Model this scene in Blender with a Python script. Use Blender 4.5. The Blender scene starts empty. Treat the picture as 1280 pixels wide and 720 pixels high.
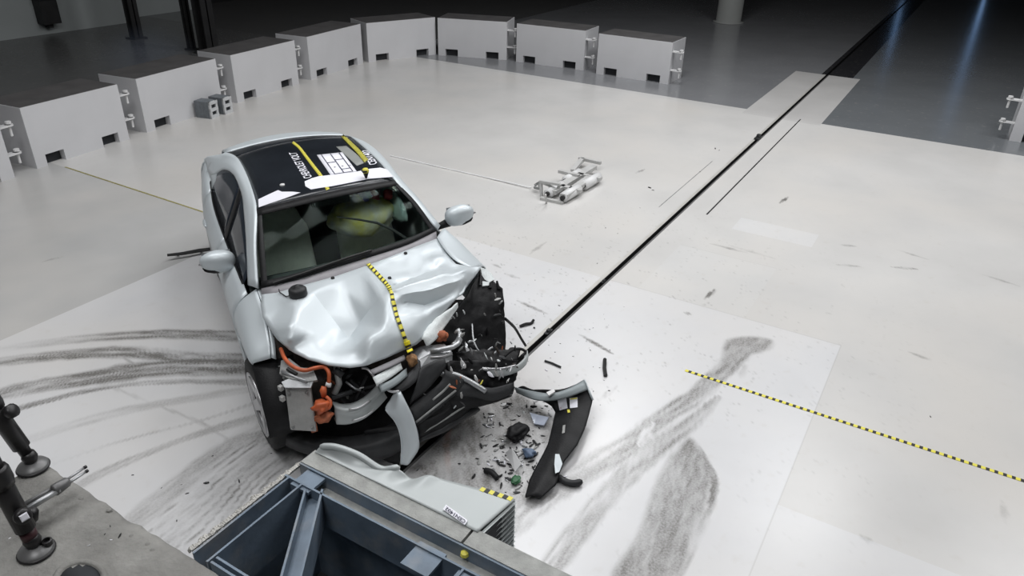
import bpy, bmesh, math, random
import numpy as np
from mathutils import Vector, Matrix
from mathutils.bvhtree import BVHTree
from mathutils import noise as mnoise
random.seed(7)
scene = bpy.context.scene
COL = scene.collection

# ------------------------------------------------------------------ camera
F_PX, PITCH, ROLL, YAW, CAM_H = 928.38, .49805, .025417, .53206, 3.47
fwd = Vector((math.cos(YAW)*math.cos(PITCH), math.sin(YAW)*math.cos(PITCH), -math.sin(PITCH)))
rgt = Vector((math.sin(YAW), -math.cos(YAW), 0)); upv = rgt.cross(fwd)
R2 = math.cos(ROLL)*rgt+math.sin(ROLL)*upv
U2 = -math.sin(ROLL)*rgt+math.cos(ROLL)*upv
cd = bpy.data.cameras.new('camera'); cam = bpy.data.objects.new('camera', cd); COL.objects.link(cam)
cd.sensor_width = 36; cd.lens = F_PX/1280*36; cd.clip_end = 200; cd.clip_start = .05
m = Matrix((R2, U2, -fwd)).transposed().to_4x4(); m.translation = (0, 0, CAM_H)
cam.matrix_world = m
scene.camera = cam
CAMP = Vector((0, 0, CAM_H))

# ------------------------------------------------------------------ world, exposure, lights
w = bpy.data.worlds.new('world'); scene.world = w; w.use_nodes = True
w.node_tree.nodes['Background'].inputs[0].default_value = (.55, .6, .7, 1)
w.node_tree.nodes['Background'].inputs[1].default_value = .012
vs = scene.view_settings
vs.view_transform = 'Standard'; vs.look = 'None'; vs.gamma = 1; vs.exposure = -0.06; vs.use_curve_mapping = False
def area(name, loc, sx, sy, power, target=None, col=(.985, .99, 1), spread=180):
    l = bpy.data.lights.new(name, 'AREA'); l.shape = 'RECTANGLE'; l.size = sx; l.size_y = sy
    l.energy = power; l.color = col; l.spread = math.radians(spread)
    o = bpy.data.objects.new(name, l); COL.objects.link(o); o.location = loc
    if target: o.rotation_euler = (Vector(target)-Vector(loc)).to_track_quat('-Z', 'Y').to_euler()
    return o
# overhead bank of high speed film lights above the impact area
for x, row in ((4.0, (66, 80, 150)), (8.5, (122, 162, 222)), (13.0, (160, 200, 245))):
    for y, pw_ in zip((-3.6, .6, 4.8), row): area('bank_and_fill_lamp', (x, y, 8.0), 2.6, 1.8, pw_)
area('bank_and_fill_lamp', (1.6, 6.5, 8.0), 2.6, 1.8, 165)  # added fill that brightens the near left floor
area('bank_and_fill_lamp', (-1.0, 1.2, 7.4), 2.6, 1.8, 150)  # added fill from the camera side, lighting the cabin through the windshield

# ------------------------------------------------------------------ helpers
def G(u, v, z=0.0):
    "photo position at height z as a point of the hall"
    d = fwd+R2*((u-640)/F_PX)-U2*((v-360)/F_PX)
    return CAMP+d*((z-CAM_H)/d.z)
CAR_LOC = Vector((3.3445, 3.026, .8*math.sin(.035))); CAR_YAW = 4.1375; CAR_ROLL = .035
CM = Matrix.Translation(CAR_LOC) @ Matrix.Rotation(CAR_YAW, 4, 'Z') @ Matrix.Rotation(CAR_ROLL, 4, 'X')
CMI = CM.inverted(); CO = CMI @ CAMP
def cray(u, v): return (CMI @ G(u, v, 0))-CO
def C(u, v, z): d = cray(u, v); return CO+d*((z-CO.z)/d.z)      # car coordinates: x forward, y driver side, z up
def CY(u, v, y): d = cray(u, v); return CO+d*((y-CO.y)/d.y)
def CX(u, v, x): d = cray(u, v); return CO+d*((x-CO.x)/d.x)

def tag(o, label=None, cat=None, group=None, kind=None):
    if label: o['label'] = label
    if cat: o['category'] = cat
    if group: o['group'] = group
    if kind: o['kind'] = kind
    return o
def mesh(name, verts, faces, mat, parent=None, smooth=False, loc=None):
    me = bpy.data.meshes.new(name); me.from_pydata([tuple(v) for v in verts], [], [tuple(f) for f in faces]); me.update()
    if mat: me.materials.append(mat)
    if smooth: me.polygons.foreach_set('use_smooth', [True]*len(me.polygons))
    o = bpy.data.objects.new(name, me); COL.objects.link(o)
    if parent: o.parent = parent
    if loc: o.location = loc
    return o
def empty(name, loc=(0, 0, 0), rz=0.0, rx=0.0, label=None, cat=None, group=None):
    o = bpy.data.objects.new(name, None); COL.objects.link(o); o.location = loc; o.rotation_euler = (rx, 0, rz)
    o.empty_display_size = .1
    return tag(o, label, cat, group)
class MB:
    def __init__(s): s.v = []; s.f = []
    def add(s, v, f):
        n = len(s.v); s.v += [Vector(p) for p in v]; s.f += [tuple(i+n for i in q) for q in f]; return s
    def box(s, lo, hi, M=None):
        (a, b, c), (d, e, f) = lo, hi
        v = [Vector(p) for p in ((a,b,c),(d,b,c),(d,e,c),(a,e,c),(a,b,f),(d,b,f),(d,e,f),(a,e,f))]
        if M: v = [M @ p for p in v]
        return s.add(v, [(0,3,2,1),(4,5,6,7),(0,1,5,4),(1,2,6,5),(2,3,7,6),(3,0,4,7)])
    def tube(s, pts, r, n=8, caps=True):
        pts = [Vector(p) for p in pts]; rs = r if isinstance(r, (list, tuple)) else [r]*len(pts)
        v = []; f = []; ref = None
        for i, p in enumerate(pts):
            t = (pts[min(i+1, len(pts)-1)]-pts[max(i-1, 0)]).normalized()
            if ref is None: ref = t.orthogonal().normalized()
            ref = (ref-t*ref.dot(t)).normalized(); b = t.cross(ref)
            for k in range(n):
                a = 2*math.pi*k/n; v.append(p+(ref*math.cos(a)+b*math.sin(a))*rs[i])
        for i in range(len(pts)-1):
            for k in range(n): f.append((i*n+k, i*n+(k+1) % n, (i+1)*n+(k+1) % n, (i+1)*n+k))
        if caps: f.append(tuple(range(n-1, -1, -1))); f.append(tuple((len(pts)-1)*n+k for k in range(n)))
        return s.add(v, f)
    def lathe(s, prof, n=24, M=None):
        "profile (r, h) turned round z"
        v = []; f = []
        for r, h in prof:
            for k in range(n):
                a = 2*math.pi*k/n; p = Vector((r*math.cos(a), r*math.sin(a), h)); v.append(M @ p if M else p)
        for i in range(len(prof)-1):
            for k in range(n): f.append((i*n+k, i*n+(k+1) % n, (i+1)*n+(k+1) % n, (i+1)*n+k))
        if prof[0][0] > 1e-6: f.append(tuple(range(n-1, -1, -1)))
        if prof[-1][0] > 1e-6: f.append(tuple((len(prof)-1)*n+k for k in range(n)))
        return s.add(v, f)
    def prism(s, poly, nrm):
        "polygon of 3-D points pushed along nrm"
        n = len(poly); nrm = Vector(nrm); v = [Vector(p) for p in poly]+[Vector(p)+nrm for p in poly]
        f = [tuple(range(n)), tuple(range(2*n-1, n-1, -1))]+[(i, i+n, (i+1) % n+n, (i+1) % n) for i in range(n)]
        return s.add(v, f)
    def build(s, name, mat, parent=None, smooth=False, loc=None):
        o = mesh(name, s.v, s.f, mat, parent, smooth, loc); fixn(o.data); return o
def fixn(me):
    bm = bmesh.new(); bm.from_mesh(me); bmesh.ops.recalc_face_normals(bm, faces=bm.faces); bm.to_mesh(me); bm.free()
def bevel(o, wd=.01, seg=2, ang=35):
    md = o.modifiers.new('bevel', 'BEVEL'); md.width = wd; md.segments = seg; md.limit_method = 'ANGLE'; md.angle_limit = math.radians(ang)
    return o
def cr(pts, n):
    "Catmull-Rom resample of a polyline by chord length"
    P = [Vector(p) for p in pts]
    if len(P) == 2: return [P[0].lerp(P[1], i/(n-1)) for i in range(n)]
    d = [0]
    for a, b in zip(P, P[1:]): d.append(d[-1]+(b-a).length)
    out = []
    for i in range(n):
        t = d[-1]*i/(n-1); k = max(j for j in range(len(P)-1) if d[j] <= t+1e-9); q = (t-d[k])/max(d[k+1]-d[k], 1e-9)
        p0 = P[k-1] if k else P[k]*2-P[k+1]; p1, p2 = P[k], P[k+1]; p3 = P[k+2] if k+2 < len(P) else p2*2-p1
        out.append(.5*((2*p1)+(p2-p0)*q+(2*p0-5*p1+4*p2-p3)*q*q+(3*p1-p0-3*p2+p3)*q**3))
    return out
def loft(curves, nu, nv):
    rows = [cr(c, nu) for c in curves]
    return [cr([r[i] for r in rows], nv) for i in range(nu)]       # grid[u][v]
def gridmesh(name, g, mat, parent=None, thick=0, smooth=True):
    nu, nv = len(g), len(g[0]); v = [p for r in g for p in r]
    f = [(i*nv+j, (i+1)*nv+j, (i+1)*nv+j+1, i*nv+j+1) for i in range(nu-1) for j in range(nv-1)]
    o = mesh(name, v, f, mat, parent, smooth)
    if thick: md = o.modifiers.new('thickness', 'SOLIDIFY'); md.thickness = thick; md.offset = 0
    return o
def poly(name, pts, thick, mat, parent=None):
    "a plate with a free outline"
    bm = bmesh.new(); bm.faces.new([bm.verts.new(p) for p in pts]); bmesh.ops.triangulate(bm, faces=bm.faces)
    me = bpy.data.meshes.new(name); bm.to_mesh(me); bm.free(); me.materials.append(mat)
    o = bpy.data.objects.new(name, me); COL.objects.link(o); o.parent = parent
    if thick: md = o.modifiers.new('thickness', 'SOLIDIFY'); md.thickness = thick; md.offset = 0
    return o
def text_faces(body):
    c = bpy.data.curves.new('lettering', 'FONT'); c.body = body; c.size = 1; c.offset = .012
    o = bpy.data.objects.new('lettering', c); COL.objects.link(o)
    dg = bpy.context.evaluated_depsgraph_get(); me = bpy.data.meshes.new_from_object(o.evaluated_get(dg))
    v = [p.co.copy() for p in me.vertices]; f = [tuple(p.vertices) for p in me.polygons]
    bpy.data.objects.remove(o); bpy.data.curves.remove(c); bpy.data.meshes.remove(me)
    x0, x1 = min(p.x for p in v), max(p.x for p in v); y0, y1 = min(p.y for p in v), max(p.y for p in v)
    return [((p.x-x0)/(x1-x0), (p.y-y0)/(y1-y0)) for p in v], f

# ------------------------------------------------------------------ materials
def mat(name, col, rough=.5, metal=0., var=.08, scale=6., bump=0., spec=.5, alpha=None, coat=0.):
    m = bpy.data.materials.new(name); m.use_nodes = True; nt = m.node_tree; b = nt.nodes['Principled BSDF']
    b.inputs['Roughness'].default_value = rough; b.inputs['Metallic'].default_value = metal
    b.inputs['Specular IOR Level'].default_value = spec; b.inputs['Coat Weight'].default_value = coat
    tc = nt.nodes.new('ShaderNodeTexCoord'); n = nt.nodes.new('ShaderNodeTexNoise')
    n.inputs['Scale'].default_value = scale; n.inputs['Detail'].default_value = 5
    nt.links.new(tc.outputs['Object'], n.inputs['Vector'])
    r = nt.nodes.new('ShaderNodeValToRGB'); r.color_ramp.elements[0].position = .3; r.color_ramp.elements[1].position = .7
    r.color_ramp.elements[0].color = (*[max(0, c*(1-var)) for c in col], 1); r.color_ramp.elements[1].color = (*[min(1, c*(1+var)) for c in col], 1)
    nt.links.new(n.outputs['Fac'], r.inputs['Fac']); nt.links.new(r.outputs['Color'], b.inputs['Base Color'])
    if bump:
        bp = nt.nodes.new('ShaderNodeBump'); bp.inputs['Strength'].default_value = bump; bp.inputs['Distance'].default_value = .01
        n2 = nt.nodes.new('ShaderNodeTexNoise'); n2.inputs['Scale'].default_value = scale*6; n2.inputs['Detail'].default_value = 6
        nt.links.new(tc.outputs['Object'], n2.inputs['Vector']); nt.links.new(n2.outputs['Fac'], bp.inputs['Height'])
        nt.links.new(bp.outputs['Normal'], b.inputs['Normal'])
    return m
def dust(m, col, amount=.5, scale=9):
    "grains of dust lying on a material, by noise"
    nt = m.node_tree; b = nt.nodes['Principled BSDF']; src = b.inputs['Base Color'].links[0].from_socket
    tc = nt.nodes.new('ShaderNodeTexCoord'); n = nt.nodes.new('ShaderNodeTexNoise'); n.inputs['Scale'].default_value = scale; n.inputs['Detail'].default_value = 8
    nt.links.new(tc.outputs['Object'], n.inputs['Vector'])
    r = nt.nodes.new('ShaderNodeValToRGB'); r.color_ramp.elements[0].position = .62-.35*amount; r.color_ramp.elements[1].position = .75
    nt.links.new(n.outputs['Fac'], r.inputs['Fac']); mx = nt.nodes.new('ShaderNodeMix'); mx.data_type = 'RGBA'
    nt.links.new(r.outputs['Color'], mx.inputs['Factor']); nt.links.new(src, mx.inputs['A']); mx.inputs['B'].default_value = (*col, 1)
    nt.links.new(mx.outputs['Result'], b.inputs['Base Color']); return m
M = {}
M['paint'] = mat('silver_paint', (.60, .65, .675), .42, .2, .02, 3, spec=.5, coat=.1)
M['paint_in'] = mat('silver_paint_inner', (.24, .27, .28), .5, .2, .06, 8)
M['roof'] = mat('black_roof_paint', (.016, .019, .024), .25, 0, .2, 3, spec=.5)
M['black'] = mat('black_plastic', (.012, .012, .013), .55, 0, .3, 12, .2, spec=.25)
M['black2'] = mat('grey_black_plastic', (.034, .035, .037), .5, 0, .3, 10, .2, spec=.3)
M['rubber'] = mat('tyre_rubber', (.018, .018, .018), .75, 0, .3, 20, .3)
M['alloy'] = mat('alloy_wheel', (.55, .55, .56), .35, .7, .05)
M['steel'] = mat('bare_steel', (.42, .43, .44), .38, .7, .15, 14, .1)
M['dirtysteel'] = mat('dusty_steel', (.26, .265, .26), .6, .3, .3, 12, .3)
M['cast'] = mat('cast_aluminium', (.42, .42, .41), .55, .3, .12, 14, .3)
M['orange'] = mat('orange_cable', (.46, .095, .03), .5, 0, .25, 20)
M['rust'] = mat('rusty_orange', (.36, .11, .05), .7, 0, .4, 25, .3)
M['brown'] = mat('dark_bay_brown', (.05, .038, .032), .7, 0, .5, 14, .5)  # dark brown for the engine bay backing and some broken pieces
M['cowl'] = mat('cowl_plastic', (.27, .26, .275), .5, 0, .1, 10)
M['white'] = mat('white_label', (.80, .80, .86), .6, 0, .02, 10)
M['whitep'] = mat('white_paint', (.70, .70, .70), .5, 0, .05, 6)
M['foam'] = mat('white_foam', (.74, .78, .78), .8, 0, .08, 30, .6)
M['yellow'] = mat('yellow_tape', (.75, .68, .10), .5, 0, .05)
M['blacktape'] = mat('black_tape', (.012, .012, .012), .5)
M['ink'] = mat('dark_ink', (.035, .035, .07), .6)
M['seat'] = mat('pale_seat_fabric', (.80, .81, .74), .85, 0, .06, 20, .3)
M['dash'] = mat('dashboard_plastic', (.022, .026, .026), .7, 0, .2, 10, .2)
M['glassdark'] = mat('dark_side_glass', (.026, .032, .042), .12, 0, .1, 2, spec=.25)
M['red'] = mat('red_marker_paint', (.45, .05, .06), .6)
M['bluep'] = mat('blue_marker_paint', (.05, .06, .30), .6)
M['blue'] = mat('blue_steel_paint', (.15, .195, .25), .5, .1, .2, 9, .1); dust(M['blue'], (.26, .27, .28), .3, 7)
M['dusty'] = mat('dusty_plate', (.34, .345, .33), .75, 0, .2, 16, .4)
M['sheet'] = mat('grey_sheet_metal', (.44, .47, .47), .42, .15, .04, 5)
M['darkhole'] = mat('dark_interior', (.02, .022, .026), .8, 0, .3, 6)  # near black, paints the shade inside pockets and hollows; also the box lid
M['concrete'] = mat('concrete', (.24, .236, .222), .9, 0, .25, 7, .8); dust(M['concrete'], (.17, .165, .155), .45, 4)
M['chalk'] = mat('chipped_concrete', (.5, .49, .46), .9, 0, .15, 20, .8)
M['block'] = mat('block_paint', (.60, .60, .615), .55, 0, .03, 2, .05)
M['blocktop'] = mat('block_top_dark', (.075, .072, .072), .8, 0, .15, 4, .2)  # dark tone of the block tops
M['wall'] = mat('hall_wall_paint', (.40, .43, .43), .7, 0, .08, .6)
M['darkwall'] = mat('near_black_wall', (.014, .014, .015), .9, 0, .2, 1)  # near black colour for the outer walls and ceiling
M['column'] = mat('column_paint', (.30, .31, .30), .5, 0, .05, 2)
M['darksteel'] = mat('dark_column_steel', (.035, .035, .036), .5, .3, .2, 4)
M['stand'] = mat('stand_black', (.018, .017, .018), .4, 0, .2, 8)
M['stand2'] = mat('stand_grey', (.16, .16, .16), .4, .3, .1, 8)
M['cinder'] = mat('cinder_grey', (.15, .165, .18), .8, 0, .15, 20, .4)
M['cinderw'] = mat('cinder_face', (.55, .56, .57), .8, 0, .1, 20, .4)
M['cord'] = mat('white_cord', (.78, .78, .78), .7)

def glass(name, tint, refl=.10):
    m = bpy.data.materials.new(name); m.use_nodes = True; nt = m.node_tree; nt.nodes.clear()
    o = nt.nodes.new('ShaderNodeOutputMaterial'); mx = nt.nodes.new('ShaderNodeMixShader'); t = nt.nodes.new('ShaderNodeBsdfTransparent'); g = nt.nodes.new('ShaderNodeBsdfGlossy')
    fr = nt.nodes.new('ShaderNodeFresnel'); fr.inputs['IOR'].default_value = 1.12
    t.inputs[0].default_value = (*tint, 1); g.inputs['Roughness'].default_value = .06; g.inputs[0].default_value = (.8, .95, .9, 1)
    nt.links.new(fr.outputs[0], mx.inputs[0]); nt.links.new(t.outputs[0], mx.inputs[1]); nt.links.new(g.outputs[0], mx.inputs[2]); nt.links.new(mx.outputs[0], o.inputs[0]); return m
M['glass'] = glass('windshield_glass', (.87, .97, .93))
def striped(name, period, a=(.78, .70, .08), b=(.012, .012, .012), duty=.5, axis='Y'):
    "yellow tape printed with black bars"
    m = mat(name, a, .55, 0, .03); nt = m.node_tree; bs = nt.nodes['Principled BSDF']
    src = bs.inputs['Base Color'].links[0].from_socket
    at = nt.nodes.new('ShaderNodeAttribute'); at.attribute_name = 'along'
    d = nt.nodes.new('ShaderNodeMath'); d.operation = 'DIVIDE'; d.inputs[1].default_value = period
    fr = nt.nodes.new('ShaderNodeMath'); fr.operation = 'FRACT'; gt = nt.nodes.new('ShaderNodeMath'); gt.operation = 'GREATER_THAN'; gt.inputs[1].default_value = duty
    nt.links.new(at.outputs['Fac'], d.inputs[0]); nt.links.new(d.outputs[0], fr.inputs[0]); nt.links.new(fr.outputs[0], gt.inputs[0])
    mx = nt.nodes.new('ShaderNodeMix'); mx.data_type = 'RGBA'; mx.inputs['B'].default_value = (*b, 1)
    nt.links.new(gt.outputs[0], mx.inputs['Factor']); nt.links.new(src, mx.inputs['A']); nt.links.new(mx.outputs['Result'], bs.inputs['Base Color']); return m
M['tape'] = striped('yellow_black_tape', .052, duty=.55)
M['cartape'] = striped('car_centre_tape', .05, duty=.62)
M['rooftape'] = striped('roof_centre_tape', .03, b=(.35, .32, .06), duty=.6)
def along(o, vals):
    a = o.data.attributes.new('along', 'FLOAT', 'POINT'); a.data.foreach_set('value', vals); return o

# ------------------------------------------------------------------ floor
SLOT0, SLOT1 = 2.518, 2.562
def vnoise(x, y, seed=0):
    xi = np.floor(x).astype(np.int64); yi = np.floor(y).astype(np.int64); xf = x-xi; yf = y-yi
    def h(a, b):
        n = (a*374761393+b*668265263+seed*974711) & 0x7fffffff; n = ((n ^ (n >> 13))*1274126177) & 0x7fffffff
        return ((n ^ (n >> 16)) & 0xffff)/65535.
    u = xf*xf*(3-2*xf); v = yf*yf*(3-2*yf)
    return (h(xi, yi)*(1-u)+h(xi+1, yi)*u)*(1-v)+(h(xi, yi+1)*(1-u)+h(xi+1, yi+1)*u)*v
def band(X, Y, px, wd, s, seed, streak=26., along_f=2.5, edge=.35):
    "rubber mark along a line through photo points: widths in metres, strength per point"
    W = [G(u, v) for u, v in px]; n = 40
    P = np.array([p[:2] for p in cr(W, n)]); t = np.linspace(0, 1, len(px)); tt = np.linspace(0, 1, n)
    wd = np.interp(tt, t, wd); s = np.interp(tt, t, s); L = np.concatenate([[0], np.cumsum(np.linalg.norm(np.diff(P, axis=0), axis=1))])
    best = np.full(X.shape, 9.); sc = np.zeros(X.shape); ac = np.zeros(X.shape); ww = np.ones(X.shape); st = np.zeros(X.shape)
    lo = P.min(0)-wd.max(); hi = P.max(0)+wd.max(); I = np.where((X > lo[0]) & (X < hi[0]) & (Y > lo[1]) & (Y < hi[1]))[0]
    if not len(I): return sc
    x, y = X[I], Y[I]; b, a_, l_, w_, s_ = best[I], ac[I], sc[I], ww[I], st[I]
    for k in range(n-1):
        d = P[k+1]-P[k]; l = np.linalg.norm(d)+1e-9; d = d/l; q = np.clip((x-P[k, 0])*d[0]+(y-P[k, 1])*d[1], 0, l)
        ex = x-P[k, 0]-q*d[0]; ey = y-P[k, 1]-q*d[1]; dist = np.hypot(ex, ey); c = dist < b
        sg = np.sign(-ex*d[1]+ey*d[0]); f = q/l
        b[c] = dist[c]; a_[c] = (dist*sg)[c]; l_[c] = (L[k]+q)[c]; w_[c] = (wd[k]*(1-f)+wd[k+1]*f)[c]; s_[c] = (s[k]*(1-f)+s[k+1]*f)[c]
    rag = (vnoise(l_*14, a_*9, seed+5)-.5)*.35
    e = np.clip((1-b/(w_*.5)+rag*.5)/edge, 0, 1)
    tx = .25+1.1*np.clip((vnoise(l_*along_f, a_*streak, seed)*.55+vnoise(l_*along_f*3, a_*streak*2.6, seed+1)*.45-.2)*1.5, 0, 1)+.25*(vnoise(l_*22, a_*45, seed+2)-.5)
    out = np.zeros(X.shape); out[I] = e*s_*tx; return out
def blob(X, Y, px, s, seed, dirpx):
    W = [G(u, v) for u, v in px]; P = np.array([p[:2] for p in cr(W+[W[0]], 48)])
    ins = np.zeros(X.shape, bool); dm = np.full(X.shape, 9.)
    lo = P.min(0)-.1; hi = P.max(0)+.1; I = np.where((X > lo[0]) & (X < hi[0]) & (Y > lo[1]) & (Y < hi[1]))[0]; x, y = X[I], Y[I]; ii = ins[I]; dd = dm[I]
    for k in range(len(P)-1):
        a, b = P[k], P[k+1]
        c = ((a[1] > y) != (b[1] > y)) & (x < (b[0]-a[0])*(y-a[1])/(b[1]-a[1]+1e-12)+a[0]); ii ^= c
        d = b-a; l2 = d@d+1e-12; q = np.clip(((x-a[0])*d[0]+(y-a[1])*d[1])/l2, 0, 1); dd = np.minimum(dd, np.hypot(x-a[0]-q*d[0], y-a[1]-q*d[1]))
    a, b = G(*dirpx[0]), G(*dirpx[1]); d = np.array([b.x-a.x, b.y-a.y]); d /= np.linalg.norm(d)
    l = x*d[0]+y*d[1]; t = -x*d[1]+y*d[0]
    tx = .3+.9*(vnoise(l*3, t*30, seed)*.55+vnoise(l*16, t*55, seed+1)*.45)
    out = np.zeros(X.shape); out[I] = np.where(ii, np.clip(dd/.05, 0, 1), 0)*s*tx; return out

def build_floor():
    step = .0185; vx = []; fx = []; off = 0
    xs = np.arange(1.0, 9.6+step, step)
    for y0, y1 in ((-2.5, SLOT0), (SLOT1, 7.5)):
        ys = np.linspace(y0, y1, int((y1-y0)/step)+1); nx, ny = len(xs), len(ys)
        XX, YY = np.meshgrid(xs, ys, indexing='ij'); vx.append(np.stack([XX.ravel(), YY.ravel(), np.zeros(nx*ny)], 1))
        i = (np.arange(nx-1)[:, None]*ny+np.arange(ny-1)[None]).ravel()+off
        fx.append(np.stack([i, i+ny, i+ny+1, i+1], 1)); off += nx*ny
    x1 = xs[-1]
    for a, b, c, d in ((-4, -16, 1.0, SLOT0), (-4, SLOT1, 1.0, 22), (1.0, -16, x1, -2.5), (1.0, 7.5, x1, 22), (x1, -16, 42, SLOT0), (x1, SLOT1, 42, 22)):
        vx.append(np.array([(a, b, 0), (c, b, 0), (c, d, 0), (a, d, 0)], float)); fx.append(np.array([[off, off+1, off+2, off+3]])); off += 4
    V = np.concatenate(vx); Fc = np.concatenate(fx)
    me = bpy.data.meshes.new('floor'); me.vertices.add(len(V)); me.vertices.foreach_set('co', V.ravel())
    me.loops.add(Fc.size); me.loops.foreach_set('vertex_index', Fc.ravel().astype(np.int32))
    me.polygons.add(len(Fc)); me.polygons.foreach_set('loop_start', (np.arange(len(Fc))*4).astype(np.int32)); me.polygons.foreach_set('loop_total', np.full(len(Fc), 4, np.int32)); me.update(calc_edges=True)
    X, Y = V[:, 0], V[:, 1]; S = np.zeros(len(V))
    def mx(a): np.maximum(S, a, out=S)
    B = lambda *a, **k: mx(band(X, Y, *a, **k))
    # left hand skid arcs that end at the near front wheel
    B([(318, 421), (200, 418), (100, 424), (0, 436)], [.19, .19, .16, .12], [1., .9, .6, .15], 1)
    B([(318, 449), (233, 446), (150, 440), (67, 445), (-20, 455)], [.18, .19, .21, .18, .16], [1.05, 1., 1.1, .9, .65], 2)
    B([(318, 458), (200, 460), (100, 474), (33, 485), (-20, 497)], [.26, .30, .30, .22, .20], [1.05, 1.05, 1., .95, .9], 3)
    B([(318, 478), (217, 477), (133, 484), (50, 503), (-20, 523)], [.10, .08, .07, .08, .09], [.75, .65, .75, .95, 1.], 4)
    B([(322, 485), (247, 497), (167, 511), (100, 528), (40, 548)], [.10, .12, .12, .13, .12], [.25, .3, .35, .3, .15], 5)
    B([(330, 500), (247, 527), (183, 543), (133, 557), (60, 582)], [.05, .035, .03, .03, .03], [.5, .5, .5, .35, .1], 6)
    B([(330, 520), (262, 538), (200, 560), (130, 590), (100, 606)], [.12, .10, .07, .09, .10], [.6, .55, .5, .55, .4], 7)
    B([(350, 540), (290, 560), (230, 602), (165, 655)], [.22, .24, .22, .22], [.6, .5, .45, .4], 8, streak=34)
    B([(380, 560), (330, 580), (270, 630), (205, 690)], [.30, .30, .26, .24], [.5, .4, .4, .35], 9, streak=34)
    B([(390, 565), (330, 600), (250, 690), (235, 700)], [.5, .5, .4, .3], [.3, .25, .25, .25], 21, streak=40, along_f=1.5)
    B([(340, 545), (300, 565), (240, 610), (160, 680)], [.45, .45, .4, .4], [.3, .25, .22, .2], 22, streak=44, along_f=1.5)
    for k in range(9):
        B([(335-k*3+k*7, 540+k*4), (285+k*5, 572+k*5), (225+k*6, 615+k*9), (150+k*11, 660+k*7)], [.02, .025, .02, .02], [.7, .8, .7, .5], 200+k, along_f=6)
    B([(140, 484), (200, 508), (250, 528), (295, 556)], [.03, .03, .03, .03], [.3, .4, .45, .5], 10)
    B([(150, 445), (170, 457), (185, 466)], [.03, .03, .03], [.6, .6, .6], 11)
    # right hand skids
    B([(938, 433), (905, 462), (868, 496), (833, 520), (790, 553), (735, 588), (680, 622), (630, 665)], [.16, .20, .19, .20, .23, .23, .22, .20], [.5, .75, .72, .75, .8, .65, .7, .65], 12)
    mx(blob(X, Y, [(901, 433), (909, 422), (940, 419), (967, 424), (967, 436), (953, 442), (931, 447), (913, 458), (896, 473), (885, 470), (898, 449)], .85, 13, ((940, 425), (890, 470))))
    B([(898, 497), (868, 526), (822, 560), (775, 602), (730, 655), (680, 720)], [.07, .16, .19, .18, .18, .18], [.7, .8, .75, .7, .75, .75], 14)
    B([(800, 572), (760, 560), (715, 590), (690, 600)], [.05, .08, .1, .08], [.1, .3, .35, .3], 15)
    mx(blob(X, Y, [(833, 569), (862, 544), (887, 573), (895, 597), (889, 631), (869, 675), (848, 725), (760, 725), (793, 667), (815, 605)], 1.0, 16, ((862, 550), (800, 720))))
    B([(875, 560), (893, 600), (886, 640), (868, 680), (848, 725)], [.03, .07, .05, .04, .04], [.5, .95, .85, .7, .5], 17)
    mx(blob(X, Y, [(920, 466), (928, 455), (936, 456), (934, 468), (925, 474)], .55, 18, ((935, 455), (922, 472))))
    S *= 1-.85*np.clip(band(X, Y, [(800, 556), (807, 543), (815, 530)], [.05, .07, .05], [2, 2, 2], 19), 0, 1)
    # small scuffs and chips
    for k, (u, v, ln, dx, dy, s) in enumerate([(980, 250, 14, .8, -.6, .8), (887, 368, 20, .75, -.65, .8), (800, 214, 12, .9, -.4, .6), (860, 392, 10, .97, .2, .6), (672, 310, 26, .8, -.6, .35), (745, 430, 50, .85, .5, .8), (665, 384, 40, .9, .4, .6), (1130, 335, 34, 1, .08, .6), (1060, 332, 30, 1, .07, .45), (1060, 307, 22, 1, .08, .45), (1140, 318, 40, .95, .3, .35), (1150, 445, 30, .95, .33, .5), (1180, 242, 14, 1, .15, .5), (910, 310, 50, .97, .25, .4), (1250, 350, 50, .95, .3, .25), (1255, 640, 26, .1, 1, .3), (1085, 675, 24, .9, .45, .3), (720, 500, 34, .8, -.55, .4), (760, 492, 30, .8, -.6, .3), (940, 315, 60, .95, .27, .2), (60, 325, 40, .97, -.2, .25), (620, 332, 14, .9, .4, .5), (640, 345, 18, .9, .3, .45)]):
        B([(u-dx*ln/2, v-dy*ln/2), (u, v), (u+dx*ln/2, v+dy*ln/2)], [.02, .06, .02], [s*.8, s*1.5, s*.8], 30+k, along_f=12)
    # dirt and dust under the debris field and around the wreck
    mx(.95*blob(X, Y, [(560, 490), (640, 486), (690, 520), (690, 560), (672, 625), (600, 640), (520, 600), (540, 540)], 1., 60, ((560, 600), (560, 480)))*(.3+vnoise(X*7, Y*7, 61)))
    B([(610, 500), (560, 560), (520, 600)], [.28, .30, .26], [.8, .85, .7], 62, streak=14, along_f=8)
    B([(602, 505), (590, 555), (588, 620)], [.22, .22, .22], [.75, .8, .7], 63, streak=18, along_f=8)
    spk = np.clip((vnoise(X*60, Y*60, 70)-.86)*7, 0, 1)*np.clip(1.4-np.hypot(X-5.6, Y-2.6)/2.6, 0, 1)*.6
    mx(spk*(vnoise(X*4, Y*4, 71) > .45))
    at = me.attributes.new('stain', 'FLOAT', 'POINT'); at.data.foreach_set('value', S.astype(np.float32))
    R = np.zeros(len(V)); R = np.maximum(R, band(X, Y, [(567, 512), (560, 535), (558, 560), (562, 590)], [.08, .07, .05, .04], [1., .6, .35, .1], 80, streak=10, along_f=9))
    at = me.attributes.new('rust', 'FLOAT', 'POINT'); at.data.foreach_set('value', R.astype(np.float32))
    o = bpy.data.objects.new('floor', me); COL.objects.link(o); tag(o, kind='structure'); return o
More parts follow.
